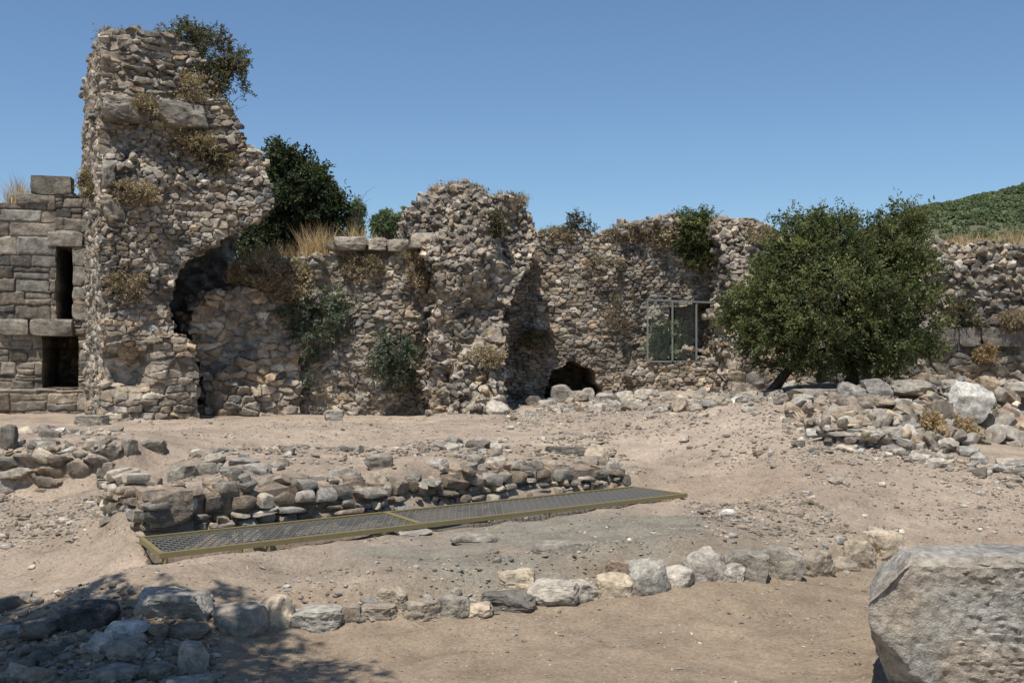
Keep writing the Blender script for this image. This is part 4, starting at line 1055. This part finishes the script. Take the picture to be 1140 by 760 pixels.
# ------------------------------------------------------------------ 11 vegetation
def unit(v): return v / (np.linalg.norm(v, axis=-1, keepdims=True) + 1e-9)
def add_leaves(mb, P, A, Nn, L, W, col, fold=.25):
    """diamond leaves: base P, axis A, normal Nn, length L, width W"""
    S_ = unit(np.cross(A, Nn)); Nn = np.cross(S_, A); L = L[:, None]; W = W[:, None]
    V = np.stack([P, P + A * L * .45 + S_ * W / 2 + Nn * W * fold, P + A * L, P + A * L * .45 - S_ * W / 2 + Nn * W * fold], 1)
    mb.batch(V, [[0, 1, 2], [0, 2, 3]], col)
def add_tube(mb, path, rad, sides=6, col=(.1, .08, .06)):
    path = np.asarray(path, float); rad = np.asarray(rad, float); n = len(path)
    T = unit(np.gradient(path, axis=0)); ref = np.array([.3, .9, .2]); a = unit(np.cross(T, ref)); b = np.cross(T, a)
    th = np.arange(sides) / sides * 2 * pi
    V = path[:, None] + rad[:, None, None] * (a[:, None] * np.cos(th)[None, :, None] + b[:, None] * np.sin(th)[None, :, None])
    i = np.arange(n - 1)[:, None] * sides; j = np.arange(sides)[None]; k = (j + 1) % sides
    f = np.stack([i + j, i + k, i + sides + k, i + sides + j], -1).reshape(-1, 4)
    mb.add(V.reshape(-1, 3), f, col)
def branch_path(a, b, rg, n=7, wob=.12, sag=0.0):
    a = np.array(a, float); b = np.array(b, float); t = np.linspace(0, 1, n)[:, None]; L = np.linalg.norm(b - a)
    p = a + (b - a) * t; off = rg.normal(size=(n, 3)) * wob * L * .35; off = (off + np.roll(off, 1, 0)) / 2
    p = p + off * np.sin(pi * t); p[:, 2] += sag * L * np.sin(pi * t[:, 0]); p[0] = a; p[-1] = b
    return p
def clump_crown(mb, tw, centers, axes, cr, n_sprigs, n_leaf, leaf, cols, rg, droop=.0, up=.5, sprig_len=1.0, stem=.004):
    """each clump: a fan of sprigs carrying leaves; many small faces, gaps between"""
    P_, A_, N_, L_, W_, C_ = [], [], [], [], [], []
    cols = np.asarray(cols)
    for c, ax, r in zip(centers, axes, cr):
        ns = max(3, int(n_sprigs * rg.uniform(.7, 1.3)))
        d = unit(rg.normal(size=(ns, 3)) + ax * 1.0); ln = r * rg.uniform(.5, 1.25, ns) * sprig_len
        base = c + rg.normal(size=(ns, 3)) * r * .22
        cc = cols[rg.integers(0, len(cols))] * rg.uniform(.65, 1.45)
        t = rg.random((ns, n_leaf)) ** .7
        pos = base[:, None] + d[:, None] * (ln[:, None] * t)[..., None] + rg.normal(size=(ns, n_leaf, 3)) * r * .07
        pos[..., 2] -= droop * (ln[:, None] * t) ** 2 / max(r, .01)
        la = unit(d[:, None] * .7 + rg.normal(size=(ns, n_leaf, 3)) * .8)
        nn = unit(rg.normal(size=(ns, n_leaf, 3)) * .7 + ax * .5 + np.array([0, 0, up]))
        k = ns * n_leaf
        P_.append(pos.reshape(-1, 3)); A_.append(la.reshape(-1, 3)); N_.append(nn.reshape(-1, 3))
        L_.append(leaf * rg.uniform(.6, 1.35, k)); W_.append(leaf * rg.uniform(.35, .65, k))
        C_.append(np.clip(cc * (1 + .22 * rg.normal(size=(k, 1))) * (1 + .07 * rg.normal(size=(k, 3))), .004, .6))
        if tw is not None and stem:
            for q in range(0, ns, 3):
                e = base[q] + d[q] * ln[q]; e[2] -= droop * ln[q] ** 2 / max(r, .01)
                add_tube(tw, [base[q], (base[q] + e) / 2, e], [stem, stem * .7, stem * .3], 3)
    add_leaves(mb, *[np.concatenate(a) for a in (P_, A_, N_, L_, W_, C_)])
GREENS = np.array([[.095, .112, .042], [.118, .134, .050], [.074, .092, .036], [.150, .160, .066]])
OLIVE = np.array([[.12, .118, .062], [.14, .13, .072], [.10, .10, .055], [.16, .13, .072]])
CAPER = np.array([[.13, .16, .115], [.105, .135, .10], [.16, .185, .135]])
DRYC = np.array([[.39, .31, .20], [.32, .25, .165], [.44, .36, .24], [.27, .21, .14]])
STRAW = np.array([[.48, .34, .18], [.42, .30, .16], [.54, .41, .24]])
DKG = np.array([[.042, .056, .026], [.054, .068, .031], [.032, .044, .022], [.068, .080, .038]])

wildness = .25
def plant(name, label, cat, base, blobs, leaf, cols, seed, nclump, n_sprigs=9, n_leaf=16, cr=.25, trunks=None, trunk_r=.05, droop=0., group=None, stem=.004, parts=('crown', 'trunk'), shell=.55, leafmat=None, ln=1.0):
    """blobs: list of (centre, radii); clumps fill them unevenly; trunks grow from base into them"""
    rg = np.random.default_rng(seed); root = empty(name, base, label, cat, group)
    C, A = [], []
    vol = np.array([np.prod(b[1]) for b in blobs]) ** .75; cnt = np.maximum(2, (vol / vol.sum() * nclump)).astype(int)
    allc = np.mean([b[0] for b in blobs], 0)
    for (c, r), k in zip(blobs, cnt):
        d = unit(rg.normal(size=(k, 3))); rad = shell + (1 - shell) * rg.random(k) ** .6
        rad = rad * (1 + wildness * fbm(d * 2.2 + seed, 2, seed))
        C.append(np.array(c) + d * np.array(r) * rad[:, None]); A.append(unit(d * .8 + unit(C[-1] - allc) * .4 + np.array([0, 0, .35])))
    C = np.concatenate(C); A = np.concatenate(A)
    cm, tm, bmb = MB(), MB(), MB()
    clump_crown(cm, bmb, C, A, cr * rg.uniform(.6, 1.3, len(C)), n_sprigs, n_leaf, leaf, cols, rg, droop, stem=stem, sprig_len=ln)
    base = np.array(base, float)
    tr = trunks if trunks else [base]
    fork = []
    for q in tr:
        q = np.array(q, float); tgt = allc * .55 + q * .45 + np.array([0, 0, 0.0]); tgt[2] = q[2] + (allc[2] - q[2]) * .6
        pth = branch_path(q, tgt, rg, 8, .22); add_tube(tm, pth, np.linspace(trunk_r * 1.25, trunk_r * .6, 8), 8); fork.append(pth)
    for k in range(0, len(C), max(1, len(C) // 60)):
        pth = fork[k % len(fork)]; s = pth[rg.integers(3, 8)]
        pp = branch_path(s, C[k], rg, 6, .15, .05); add_tube(bmb, pp, np.linspace(trunk_r * .38, trunk_r * .08, 6), 5)
    cm.build(parts[0], leafmat or M_LEAF, root, smooth=False); to = tm.build(parts[1], M_BARK, root); bo = bmb.build('branches', M_BARK, None, tuple(root.location)); bo.location = (0, 0, 0); bo.parent = to
    return root
def ell(px, py, Y, rx, ry, ryd=None):
    s = Y / F; return (pt(px, py, Y), (rx * s, (ryd if ryd else (rx + ry) / 2) * s, ry * s))

# the big leafy tree
tb = hit(944, 432); TY = 15.6
b1 = np.array([(945 - CX) / F * TY, TY, float(ground((945 - CX) / F * TY, TY)) - .1]); b2 = np.array([(852 - CX) / F * 15.9, 15.9, float(ground((852 - CX) / F * 15.9, 15.9)) - .1])
wildness = .4
plant('leafy_tree', 'broad round leafy green tree standing before the ruined wall', 'tree', b1,
      [ell(930, 310, TY, 84, 66), ell(960, 275, TY, 62, 42), ell(995, 330, TY, 48, 62), ell(875, 335, TY, 52, 52), ell(838, 350, TY - .2, 34, 34), ell(905, 262, TY, 42, 30), ell(935, 380, TY - .2, 84, 34), ell(985, 390, TY - .4, 44, 24), ell(890, 300, TY, 50, 40), ell(1012, 385, TY, 30, 24), ell(866, 385, TY, 40, 28), ell(1000, 262, TY, 26, 28), ell(935, 330, TY - .7, 60, 50)],
      .047, GREENS, 77, 760, 10, 19, .25, [b1, b2, b1 + np.array([.12, .1, 0])], .07, .12, stem=.004)
wildness = .25
# dark tree behind the tower
dk = np.array([*pt(325, 300, 22.5)[:2], .7])
plant('evergreen_tree', 'dense dark evergreen tree rising behind the curtain wall beside the tower', 'tree', dk, [ell(322, 222, 22.5, 38, 46), ell(348, 237, 22.5, 28, 36), ell(308, 200, 22.5, 22, 32), ell(300, 265, 22.3, 36, 28), ell(370, 245, 22.5, 12, 20)],
      .085, DKG, 78, 300, 9, 16, .34, None, .12)
for k, (px, py, rx, ry, lab) in enumerate([(428, 243, 18, 12, 'small distant dark pine crown seen between evergreen and bastion'), (396, 236, 9, 16, 'slim distant tree at the right flank of the dark evergreen'), (456, 240, 9, 12, 'distant tree top peeping from behind the bastion edge')]):
    Yd = 55.0
    plant('distant_tree', lab, 'tree', np.array([*pt(px, py, Yd)[:2], .9]), [ell(px, py + 3, Yd, rx * .72, ry * .6), ell(px, py + ry * 1.2, Yd, rx * .6, ry * .7)], .16, DKG * 2.6 + np.array([.01, .015, .02]), 90 + k, 70, 8, 12, .3, None, .15, group='distant trees')  # paler, bluish leaf tone: distance haze put into the colour
# shrubs on the masonry
tp = TW.pl
def onw(W, px, py, d=0.0):
    u, v = W.pl.uv(px, py); return W.pl.P(u, v, W.depth(np.array([u]), np.array([v]))[0] + d)
def ellw(W, px, py, rx, ry, d=0.0, dr=None):
    P = onw(W, px, py, d); s = P[1] / F; return (P, (rx * s, (dr if dr else min(rx, ry)) * s, ry * s))
plant('tower_shrub', 'olive-brown shrub leaning off the top of the tall tower', 'shrub', onw(TW, 218, 68, -.5), [ellw(TW, 215, 34, 26, 18, -.3), ellw(TW, 245, 48, 32, 24, -.3), ellw(TW, 268, 78, 14, 18, -.3), ellw(TW, 238, 75, 24, 22, -.25), ellw(TW, 245, 102, 14, 14, -.2), ellw(TW, 268, 58, 15, 12, -.3)], .042, OLIVE * .85, 101, 190, 8, 13, .16, None, .03)
plant('wall_shrub', 'bushy green shrub overhanging the long wall top above the glazed recess', 'shrub', onw(L_W, 782, 275, -.3), [ellw(L_W, 780, 256, 25, 20, .1), ellw(L_W, 796, 272, 16, 18, .15), ellw(L_W, 766, 268, 14, 16, .1), ellw(L_W, 785, 286, 20, 8, .15)], .05, GREENS * 1.0, 102, 150, 9, 15, .18, None, .03)
plant('caper_bush', 'blue-green caper bush hanging high on the curtain wall by the tower', 'bush', onw(CW, 350, 330, -.1), [ellw(CW, 348, 345, 34, 24, .12), ellw(CW, 375, 350, 14, 30, .12), ellw(CW, 345, 375, 20, 26, .1), ellw(CW, 322, 345, 12, 14, .12), ellw(CW, 340, 412, 14, 10, .12)], .045, CAPER * .9, 103, 120, 7, 12, .15, None, .015, .5, 'caper bushes on the curtain wall', parts=('foliage', 'stem'))
plant('caper_bush', 'drab caper bush low on the curtain wall beside the bastion', 'bush', onw(CW, 436, 375, -.1), [ellw(CW, 434, 390, 24, 18, .12), ellw(CW, 446, 412, 12, 20, .1), ellw(CW, 424, 400, 12, 14, .1)], .045, CAPER * .9, 104, 80, 7, 12, .15, None, .015, .5, 'caper bushes on the curtain wall', parts=('foliage', 'stem'))
plant('olive_bush', 'round silvery olive bush growing inside the glazed recess', 'bush', wpt(740, 400, .26), [(wpt(741, 378, .26), (.30, .10, .26)), (wpt(732, 389, .26), (.22, .09, .16))], .04, np.array([[.33, .37, .26], [.28, .32, .22], [.37, .40, .29]]), 105, 80, 8, 13, .12, None, .02)
plant('small_shrub', 'small grey-green shrub on the long wall top right of the bastion', 'shrub', onw(L_W, 648, 262, -.2), [ellw(L_W, 648, 253, 14, 9, -.1), ellw(L_W, 640, 246, 7, 7, -.1)], .04, OLIVE * .75, 106, 30, 7, 11, .12, None, .012, group='small shrubs on the ruins')
plant('small_shrub', 'small green shrub rooted high in the bastion face', 'shrub', onw(B_W, 552, 255, -.1), [ellw(B_W, 553, 245, 10, 12, .05)], .04, OLIVE * .75, 107, 26, 7, 11, .11, None, .012, group='small shrubs on the ruins')
plant('wall_weed', 'yellow-green weed sprouting from the long wall face above the arch', 'weed', onw(L_W, 598, 385, 0), [ellw(L_W, 597, 376, 16, 8, .1)], .035, OLIVE * 1.3, 108, 34, 7, 11, .11, None, .01, .4, parts=('foliage', 'stem'))
plant('ledge_shrub', 'low olive shrub on the sunlit ledge of the tower beneath the cornice', 'shrub', onw(TW, 240, 190, -.05), [ellw(TW, 240, 178, 20, 10, .1), ellw(TW, 222, 165, 14, 9, .1)], .035, np.concatenate([OLIVE, DRYC * .8]), 109, 50, 7, 11, .11, None, .012, parts=('foliage', 'stem'))
plant('small_shrub', 'small olive shrub on the dark wall ledge right of the leafy tree', 'shrub', onw(E_W, 1060, 364, 0), [ellw(E_W, 1062, 350, 16, 12, .35), ellw(E_W, 1082, 357, 10, 6, .35)], .04, OLIVE * .8, 110, 34, 7, 11, .12, None, .012, group='small shrubs on the ruins')

# brown dry scrub, each clump a thing
def scrub(label, W, px, py, rx, ry, seed, d=.06, cols=DRYC, n=40, leaf=.036, cr=.12):
    P, r = ellw(W, px, py, rx, ry, d, dr=min(rx, ry) * .9); rg = np.random.default_rng(seed)
    base = onw(W, px, py + ry * .6, -.03); root = empty('dry_scrub', base, label, 'dry plant', 'dry scrub on the ruins')
    k = n; q = rg.normal(size=(k, 3)); q = q / np.maximum(1, np.linalg.norm(q, axis=1, keepdims=True)) ; C = P + q * np.array(r)
    A = unit(unit(q) * .5 + np.array([W.pl.Nn[0], W.pl.Nn[1], .7]))
    cm, tm = MB(), MB()
    P_, A_, N_, L_, W_, C_ = [], [], [], [], [], []
    clump_crown(cm, None, C, A, cr * rg.uniform(.6, 1.3, k), 8, 9, leaf, cols, rg, .3)
    ns = k * 24; b_ = C[rg.integers(0, k, ns)]; dd = unit(rg.normal(size=(ns, 3)) + np.array([W.pl.Nn[0] * .5, W.pl.Nn[1] * .5, .6]))
    add_leaves(cm, b_, dd, unit(rg.normal(size=(ns, 3))), rg.uniform(.06, .2, ns), rg.uniform(.003, .008, ns), cols[rg.integers(0, len(cols), ns)] * rg.uniform(.7, 1.2, (ns, 1)), 0)
    cm.build('stems', M_DRY, root, smooth=False)
BR = DRYC * .85
scrub('brown matted scrub over the curtain wall top next to the tower', CW, 300, 305, 42, 14, 201, .15, BR, 90, .042)
scrub('brown scrub hanging left of the upper caper bush', CW, 318, 322, 26, 12, 202, .14, BR, 50)
scrub('brown scrub tuft under the left coping slab', CW, 402, 298, 22, 10, 203, .12, DRYC * .8, 40)
scrub('pale scrub tuft under the right coping slab', CW, 462, 300, 10, 20, 204, .1, DRYC * .9, 30)
scrub('dry brown crown of weeds on the very top of the bastion', B_W, 514, 204, 28, 6, 205, -.3, DRYC * .85, 50)
scrub('brown weeds on the right shoulder of the bastion top', B_W, 575, 215, 18, 6, 206, -.3, BR, 30)
scrub('brown weeds along the long wall top beside the bastion', L_W, 622, 262, 18, 8, 207, -.1, BR, 36)
scrub('brown weeds along the long wall top in mid span', L_W, 705, 262, 30, 8, 208, -.05, DRYC * .8, 56)
scrub('brown weeds spilling beneath the long wall top left of the bushy shrub', L_W, 740, 262, 16, 10, 209, .05, BR, 30)
scrub('dark dry creeper on the long wall face in mid height', L_W, 672, 300, 20, 16, 210, .03, DRYC * .55, 22)
scrub('dark dry creeper on the long wall face left of the glazed recess', L_W, 690, 340, 16, 22, 211, .03, DRYC * .55, 22)
scrub('brown weeds on the pier top behind the leafy tree', P_W, 850, 262, 18, 10, 212, .05, DRYC * .8, 30)
scrub('reddish dry weeds on the tower ledge under the left cornice block', TW, 160, 118, 12, 7, 213, .14, DRYC * .8, 20)
scrub('rusty dry weeds on the middle tower ledge above the olive shrub', TW, 215, 158, 26, 10, 214, .08, DRYC, 46)
scrub('dry weeds at mid height of the tower front left side', TW, 150, 215, 22, 10, 215, .06, DRYC * .8, 36)
scrub('dry weed clump above the tower recess at left', TW, 140, 316, 22, 10, 216, .1, DRYC * .75, 40)
scrub('bare brown weeds at the tower upper right edge below the shrub', TW, 215, 95, 20, 14, 217, .02, BR, 36)
scrub('dry grass fringe on the left edge of the tower top', TW, 145, 30, 26, 6, 218, -.3, DRYC * .9, 40)
scrub('straw weeds growing in the lower dark opening of the ashlar wall', A_W, 76, 400, 10, 24, 219, .25, DRYC * 1.1, 34)
scrub('dry tuft on the worn buttress of the bastion', BB, 540, 398, 18, 7, 220, .05, DRYC * .9, 30)
scrub('golden weeds between stones of the collapsed wall at right', M_W, 1045, 478, 9, 10, 221, .05, STRAW * .85, 26)
scrub('golden weeds low on the rubble bank near the white boulder', M2, 1086, 486, 12, 12, 222, .08, STRAW * .75, 30)
scrub('brown weeds on the dark wall ledge near the right edge', E_W, 1120, 358, 20, 8, 223, .35, DRYC * .85, 36)
scrub('ochre tuft on the dark wall face above the mound', E_W, 1088, 392, 10, 6, 224, .1, STRAW * .7, 20)
scrub('rusty weeds clinging to the tower side near its left edge', TL, 104, 205, 8, 14, 225, .06, DRYC * .8, 24)

# straw grass: uncountable, one object
def blades(mb, P, h, rg, cols, wd=.008, lean=.25):
    n = len(P); d = unit(rg.normal(size=(n, 3)) * np.array([lean, lean, 0]) + np.array([0, 0, 1.0])); s_ = unit(np.cross(d, rg.normal(size=(n, 3))))
    h = h[:, None]; bend = unit(rg.normal(size=(n, 3)) * np.array([1, 1, 0]) + 1e-6) * h * .22; bend[:, 2] = -np.abs(bend[:, 0]) * .3
    V = np.stack([P - s_ * wd / 2, P + s_ * wd / 2, P + d * h * .55 + s_ * wd * .4 + bend * .25, P + d * h * .55 - s_ * wd * .4 + bend * .25, P + d * h + bend], 1)
    C = cols[rg.integers(0, len(cols), n)] * rg.uniform(.7, 1.2, (n, 1))
    k = np.arange(n)[:, None] * 5; n0 = mb.n
    mb.add(V.reshape(-1, 3), (np.array([[0, 1, 2, 3]]) + k), np.repeat(C, 5, 0)); mb.f3.append(np.array([[3, 2, 4]]) + k + n0)
rg = np.random.default_rng(300); mb = MB()
def tuft(W, x0, x1, y, n, h, d0=-.1, d1=-.9, cols=STRAW):
    px = rg.uniform(x0, x1, n); P = []
    u, v = W.pl.uv(px, np.full(n, y)); P = W.pl.P(u, v, rg.uniform(d1, d0, n)); P[:, 2] -= .05
    cl = vnoise(np.stack([px * .12, px * 0, px * 0 + y], 1), 3); hh = h * rg.uniform(.5, 1.1, n) * (1 + .45 * cl)
    blades(mb, P, hh, rg, cols)
tuft(CW, 340, 372, 291, 700, .62); tuft(CW, 265, 345, 293, 900, .38); tuft(CW, 392, 412, 268, 120, .45); tuft(CW, 410, 455, 268, 160, .25)
tuft(E_W, 1040, 1200, 276, 2600, .42, .0, -1.2); tuft(A_W, 4, 24, 228, 260, .5, -.1, -.6); tuft(A_W, -20, 5, 230, 80, .3)
tuft(TW, 125, 205, 30, 300, .16, -.2, -2.0, DRYC); tuft(L_W, 606, 812, 262, 700, .17, -.1, -1.2, DRYC); tuft(B_W, 480, 600, 214, 300, .16, -.5, -1.4, DRYC)
tag(mb.build('dry_grass', M_DRY, smooth=False), 'dry straw grass along the broken wall tops', None, None, 'stuff')
# thin dry stalks
def stalk(label, foot, top, seed, k=9):
    rg = np.random.default_rng(seed); tm = MB(); p = branch_path(foot, top, rg, 8, .05); add_tube(tm, p, np.linspace(.009, .004, 8), 4, (.2, .15, .1))
    for _ in range(k):
        s = p[rg.integers(3, 7)]; e = s + np.array([rg.uniform(-.25, .35), rg.uniform(-.1, .1), rg.uniform(.08, .3)]); q = branch_path(s, e, rg, 5, .1, .08); add_tube(tm, q, np.linspace(.005, .002, 5), 3)
    tag(tm.build('dry_stalk', M_BARK, None, tuple(np.asarray(foot, float))), label, 'dry plant')
stalk('thin bare stalk rising at the right edge of the tower', onw(TW, 259, 170, -.1), onw(TW, 259, 95, -.1), 401)
stalk('tall bare stalk standing on the curtain wall top left of the coping', onw(CW, 398, 270, -.4), onw(CW, 405, 212, -.4), 402)

# off to the left behind the viewer: the tree whose shade falls across the lower left
sh = np.array([-4.4, 2.5, -.05])
plant('shade_tree', 'broad shade tree beside the viewer, out of the picture', 'tree', sh,
      [(np.array([-3.3, 3.8, 4.5]), (1.1, .8, .6)), (np.array([-4.6, 3.85, 4.6]), (1.2, .8, .6)), (np.array([-2.4, 3.3, 4.3]), (.7, .6, .45)), (np.array([-4.7, 2.8, 4.9]), (1.4, 1.2, .8)), (np.array([-3.2, 3.2, 4.7]), (.9, .7, .6))], .085, GREENS, 500, 380, 9, 14, .33, None, .14)

# ------------------------------------------------------------------ 12 distant wooded hill
hx = np.linspace(60, 900, 90); hy = np.linspace(330, 900, 60); HX, HYy = np.meshgrid(hx, hy)
def hill_z(x, y):
    k = (x / y) * F + CX                                    # crest profile seen from the dig
    crest = np.interp(x, [60, 150, 180, 200, 240, 300, 420, 600, 900], [4, 38, 63, 72, 82, 95, 114, 130, 110])
    s = np.clip(np.minimum(sstep(330, 540, y), 1 - .6 * sstep(600, 900, y)), 0, 1)
    p = np.stack([x * .012, y * .012, x * 0], -1)
    return crest * s * (1 + .06 * fbm(p, 3, 3)) - .5
HZ = hill_z(HX, HYy); nxh = len(hx)
ii = (np.arange(len(hy) - 1)[:, None] * nxh + np.arange(nxh - 1)[None]).ravel()
mb = MB(); mb.add(np.stack([HX.ravel(), HYy.ravel(), HZ.ravel()], 1), np.stack([ii, ii + 1, ii + nxh + 1, ii + nxh], 1), (.10, .11, .06))
tag(mb.build('hill', M_MORTAR), 'distant wooded hillside', None, None, 'structure')
rg = np.random.default_rng(600); mb = MB(); n = 8000
x = rg.uniform(140, 420, n); y = rg.uniform(360, 640, n); z = hill_z(x, y); ok = np.abs((x / y) * F + CX - 1080) < 130
x, y, z = x[ok], y[ok], z[ok]; n = len(x); sz = rg.uniform(.8, 2.0, n); k = 34
d = unit(rg.normal(size=(n, k, 3))); d[..., 2] = np.abs(d[..., 2]) * .95
P = np.stack([x, y, z], 1)[:, None] + d * sz[:, None, None] * rg.uniform(.7, 1.1, (n, k, 1)) + np.array([0, 0, .6])
cc = np.array([[.13, .165, .085], [.11, .145, .075], [.155, .185, .095]])[rg.integers(0, 3, n)] * rg.uniform(.7, 1.25, (n, 1))  # greens lightened and desaturated, standing in for distance haze
nn = unit(d + .5 * rg.normal(size=d.shape)); aa = unit(np.cross(nn, rg.normal(size=d.shape)))
LL = np.repeat(sz, k) * rg.uniform(.5, .9, n * k)
add_leaves(mb, (P - aa * sz[:, None, None] * .3).reshape(-1, 3), aa.reshape(-1, 3), nn.reshape(-1, 3), LL, LL * .8, np.repeat(cc, k, 0) * rg.uniform(.8, 1.2, (n * k, 1)))
tag(mb.build('hillside_woods', M_LEAF, smooth=False), 'green scrub woodland covering the distant hillside', None, None, 'stuff')

# ------------------------------------------------------------------ 13 gravel and rubble crumbs on the ground
rg = np.random.default_rng(700); mb = MB()
def strew(n, poly_px, size, cf_w, lib='small', flat=.55, sink=.25):
    poly = np.array([hit(*p)[:2] for p in poly_px]); lo_, hi_ = poly.min(0), poly.max(0)
    q = lo_ + rg.random((n * 4, 2)) * (hi_ - lo_); q = q[in_poly(q[:, 0], q[:, 1], poly)]
    dn = fbm(np.concatenate([q * 1.1, np.zeros((len(q), 1))], 1), 3, 12); q = q[rg.random(len(q)) < .35 + 1.3 * np.clip(dn + .15, 0, 1)][:n]
    n = len(q); sz = size[0] * np.exp(rg.exponential(.34, n)); sz = np.minimum(sz, size[1])
    HD = np.stack([sz * rg.uniform(.8, 1.5, n), sz * rg.uniform(.8, 1.4, n), sz * flat * rg.uniform(.6, 1.3, n)], 1)
    zz = ground(q[:, 0], q[:, 1], True); P = np.stack([q[:, 0], q[:, 1], zz + HD[:, 2] * (1 - 2 * sink)], 1)
    ang = rg.uniform(0, 2 * pi, n)
    put_stones(mb, lib, P, HD, np.eye(3), pick(cf_w, n, rg), (.25, .25, 1.6), rg)
allp = [(-60, 768), (1200, 768), (1200, 560), (1140, 520), (900, 445), (600, 450), (300, 472), (-60, 480)]
W1 = [1.2, .3, 4, 4, .8, 1, 3]
strew(26000, allp, (.003, .018), [1.5, .3, 4, 5, .8, .6, 3.5])
strew(2600, [(560, 446), (870, 436), (960, 470), (900, 520), (760, 520), (700, 490), (560, 480)], (.010, .06), [3, .3, 3, 6, .3, .5, 2])
strew(1200, [(150, 468), (600, 452), (700, 500), (380, 520), (180, 500)], (.006, .03), W1)
strew(1400, [(870, 470), (940, 470), (1090, 520), (1180, 540), (1180, 600), (900, 540)], (.008, .045), [3, .3, 3, 6, .3, .5, 2])
strew(1000, [(190, 545), (210, 500), (680, 480), (720, 530)], (.012, .06), [4, 1, 3, 4, .5, 1.5, 2], sink=.1)
strew(900, [(760, 560), (900, 545), (960, 600), (800, 610)], (.008, .04), [2, .5, 3, 2, 1.5, 3, 3])
strew(1200, [(0, 545), (130, 545), (130, 600), (0, 610)], (.008, .05), W1)
strew(1200, [(-40, 660), (240, 690), (250, 768), (-40, 768)], (.008, .05), [4, 2, 2, 2, .5, 3, 1])
strew(800, [(250, 640), (700, 600), (760, 640), (350, 690)], (.006, .04), W1)
tag(mb.build('gravel', M_ROCK), 'loose pebbles and stone crumbs strewn on the earth', None, None, 'stuff')
mb = MB(); rg = np.random.default_rng(701)
strew(260, [(590, 446), (870, 436), (900, 450), (760, 460), (600, 458)], (.04, .11), [4, .5, 2, 6, .3, .5, 1], 'rubble', .6, .2)
strew(40, [(200, 540), (215, 505), (660, 490), (700, 530)], (.03, .08), [4, 1, 3, 4, .5, 1.5, 2], 'rubble', .6, .05)
strew(120, [(930, 470), (1090, 515), (1180, 530), (1180, 545), (920, 500)], (.03, .08), [3, .5, 3, 6, .5, .5, 1], 'rubble', .6, .2)
strew(90, [(0, 480), (130, 480), (130, 500), (0, 500)], (.03, .09), W1, 'rubble', .6, .2)
strew(70, [(0, 700), (240, 700), (240, 768), (0, 768)], (.02, .06), [4, 3, 1, 1, .3, 3, 1], 'rubble', .6, .2)
strew(420, [(290, 672), (500, 660), (700, 636), (900, 612), (1000, 588), (1010, 606), (900, 634), (700, 660), (500, 688), (290, 706)], (.014, .045), [2, .6, 4, 5, 1, .8, 2], 'rubble', .7, .2)
tag(mb.build('rubble', M_ROCK), 'small fallen rubble scattered below the walls', None, None, 'stuff')

# dead leaves and bits of straw lying about
rg = np.random.default_rng(800); mb = MB(); n = 2600
q = np.stack([rg.uniform(-4, 5, n), rg.uniform(5, 14, n)], 1); dn = fbm(np.concatenate([q * 1.3, np.zeros((n, 1))], 1), 3, 92); q = q[dn > -.08]; n = len(q)
P = np.stack([q[:, 0], q[:, 1], ground(q[:, 0], q[:, 1], True) + .006], 1); A = unit(rg.normal(size=(n, 3)) * np.array([1, 1, .15])); Nn = unit(rg.normal(size=(n, 3)) * .35 + np.array([0, 0, 1.0]))
st = rg.random(n) < .5
add_leaves(mb, P, A, Nn, np.where(st, rg.uniform(.04, .11, n), rg.uniform(.018, .04, n)), np.where(st, .005, rg.uniform(.009, .018, n)), np.array([[.42, .33, .17], [.33, .24, .13], [.5, .42, .22], [.22, .16, .1]])[rg.integers(0, 4, n)] * rg.uniform(.8, 1.15, (n, 1)))
tag(mb.build('leaf_litter', M_DRY, smooth=False), 'dead leaves and straw bits on the dusty earth', None, None, 'stuff')
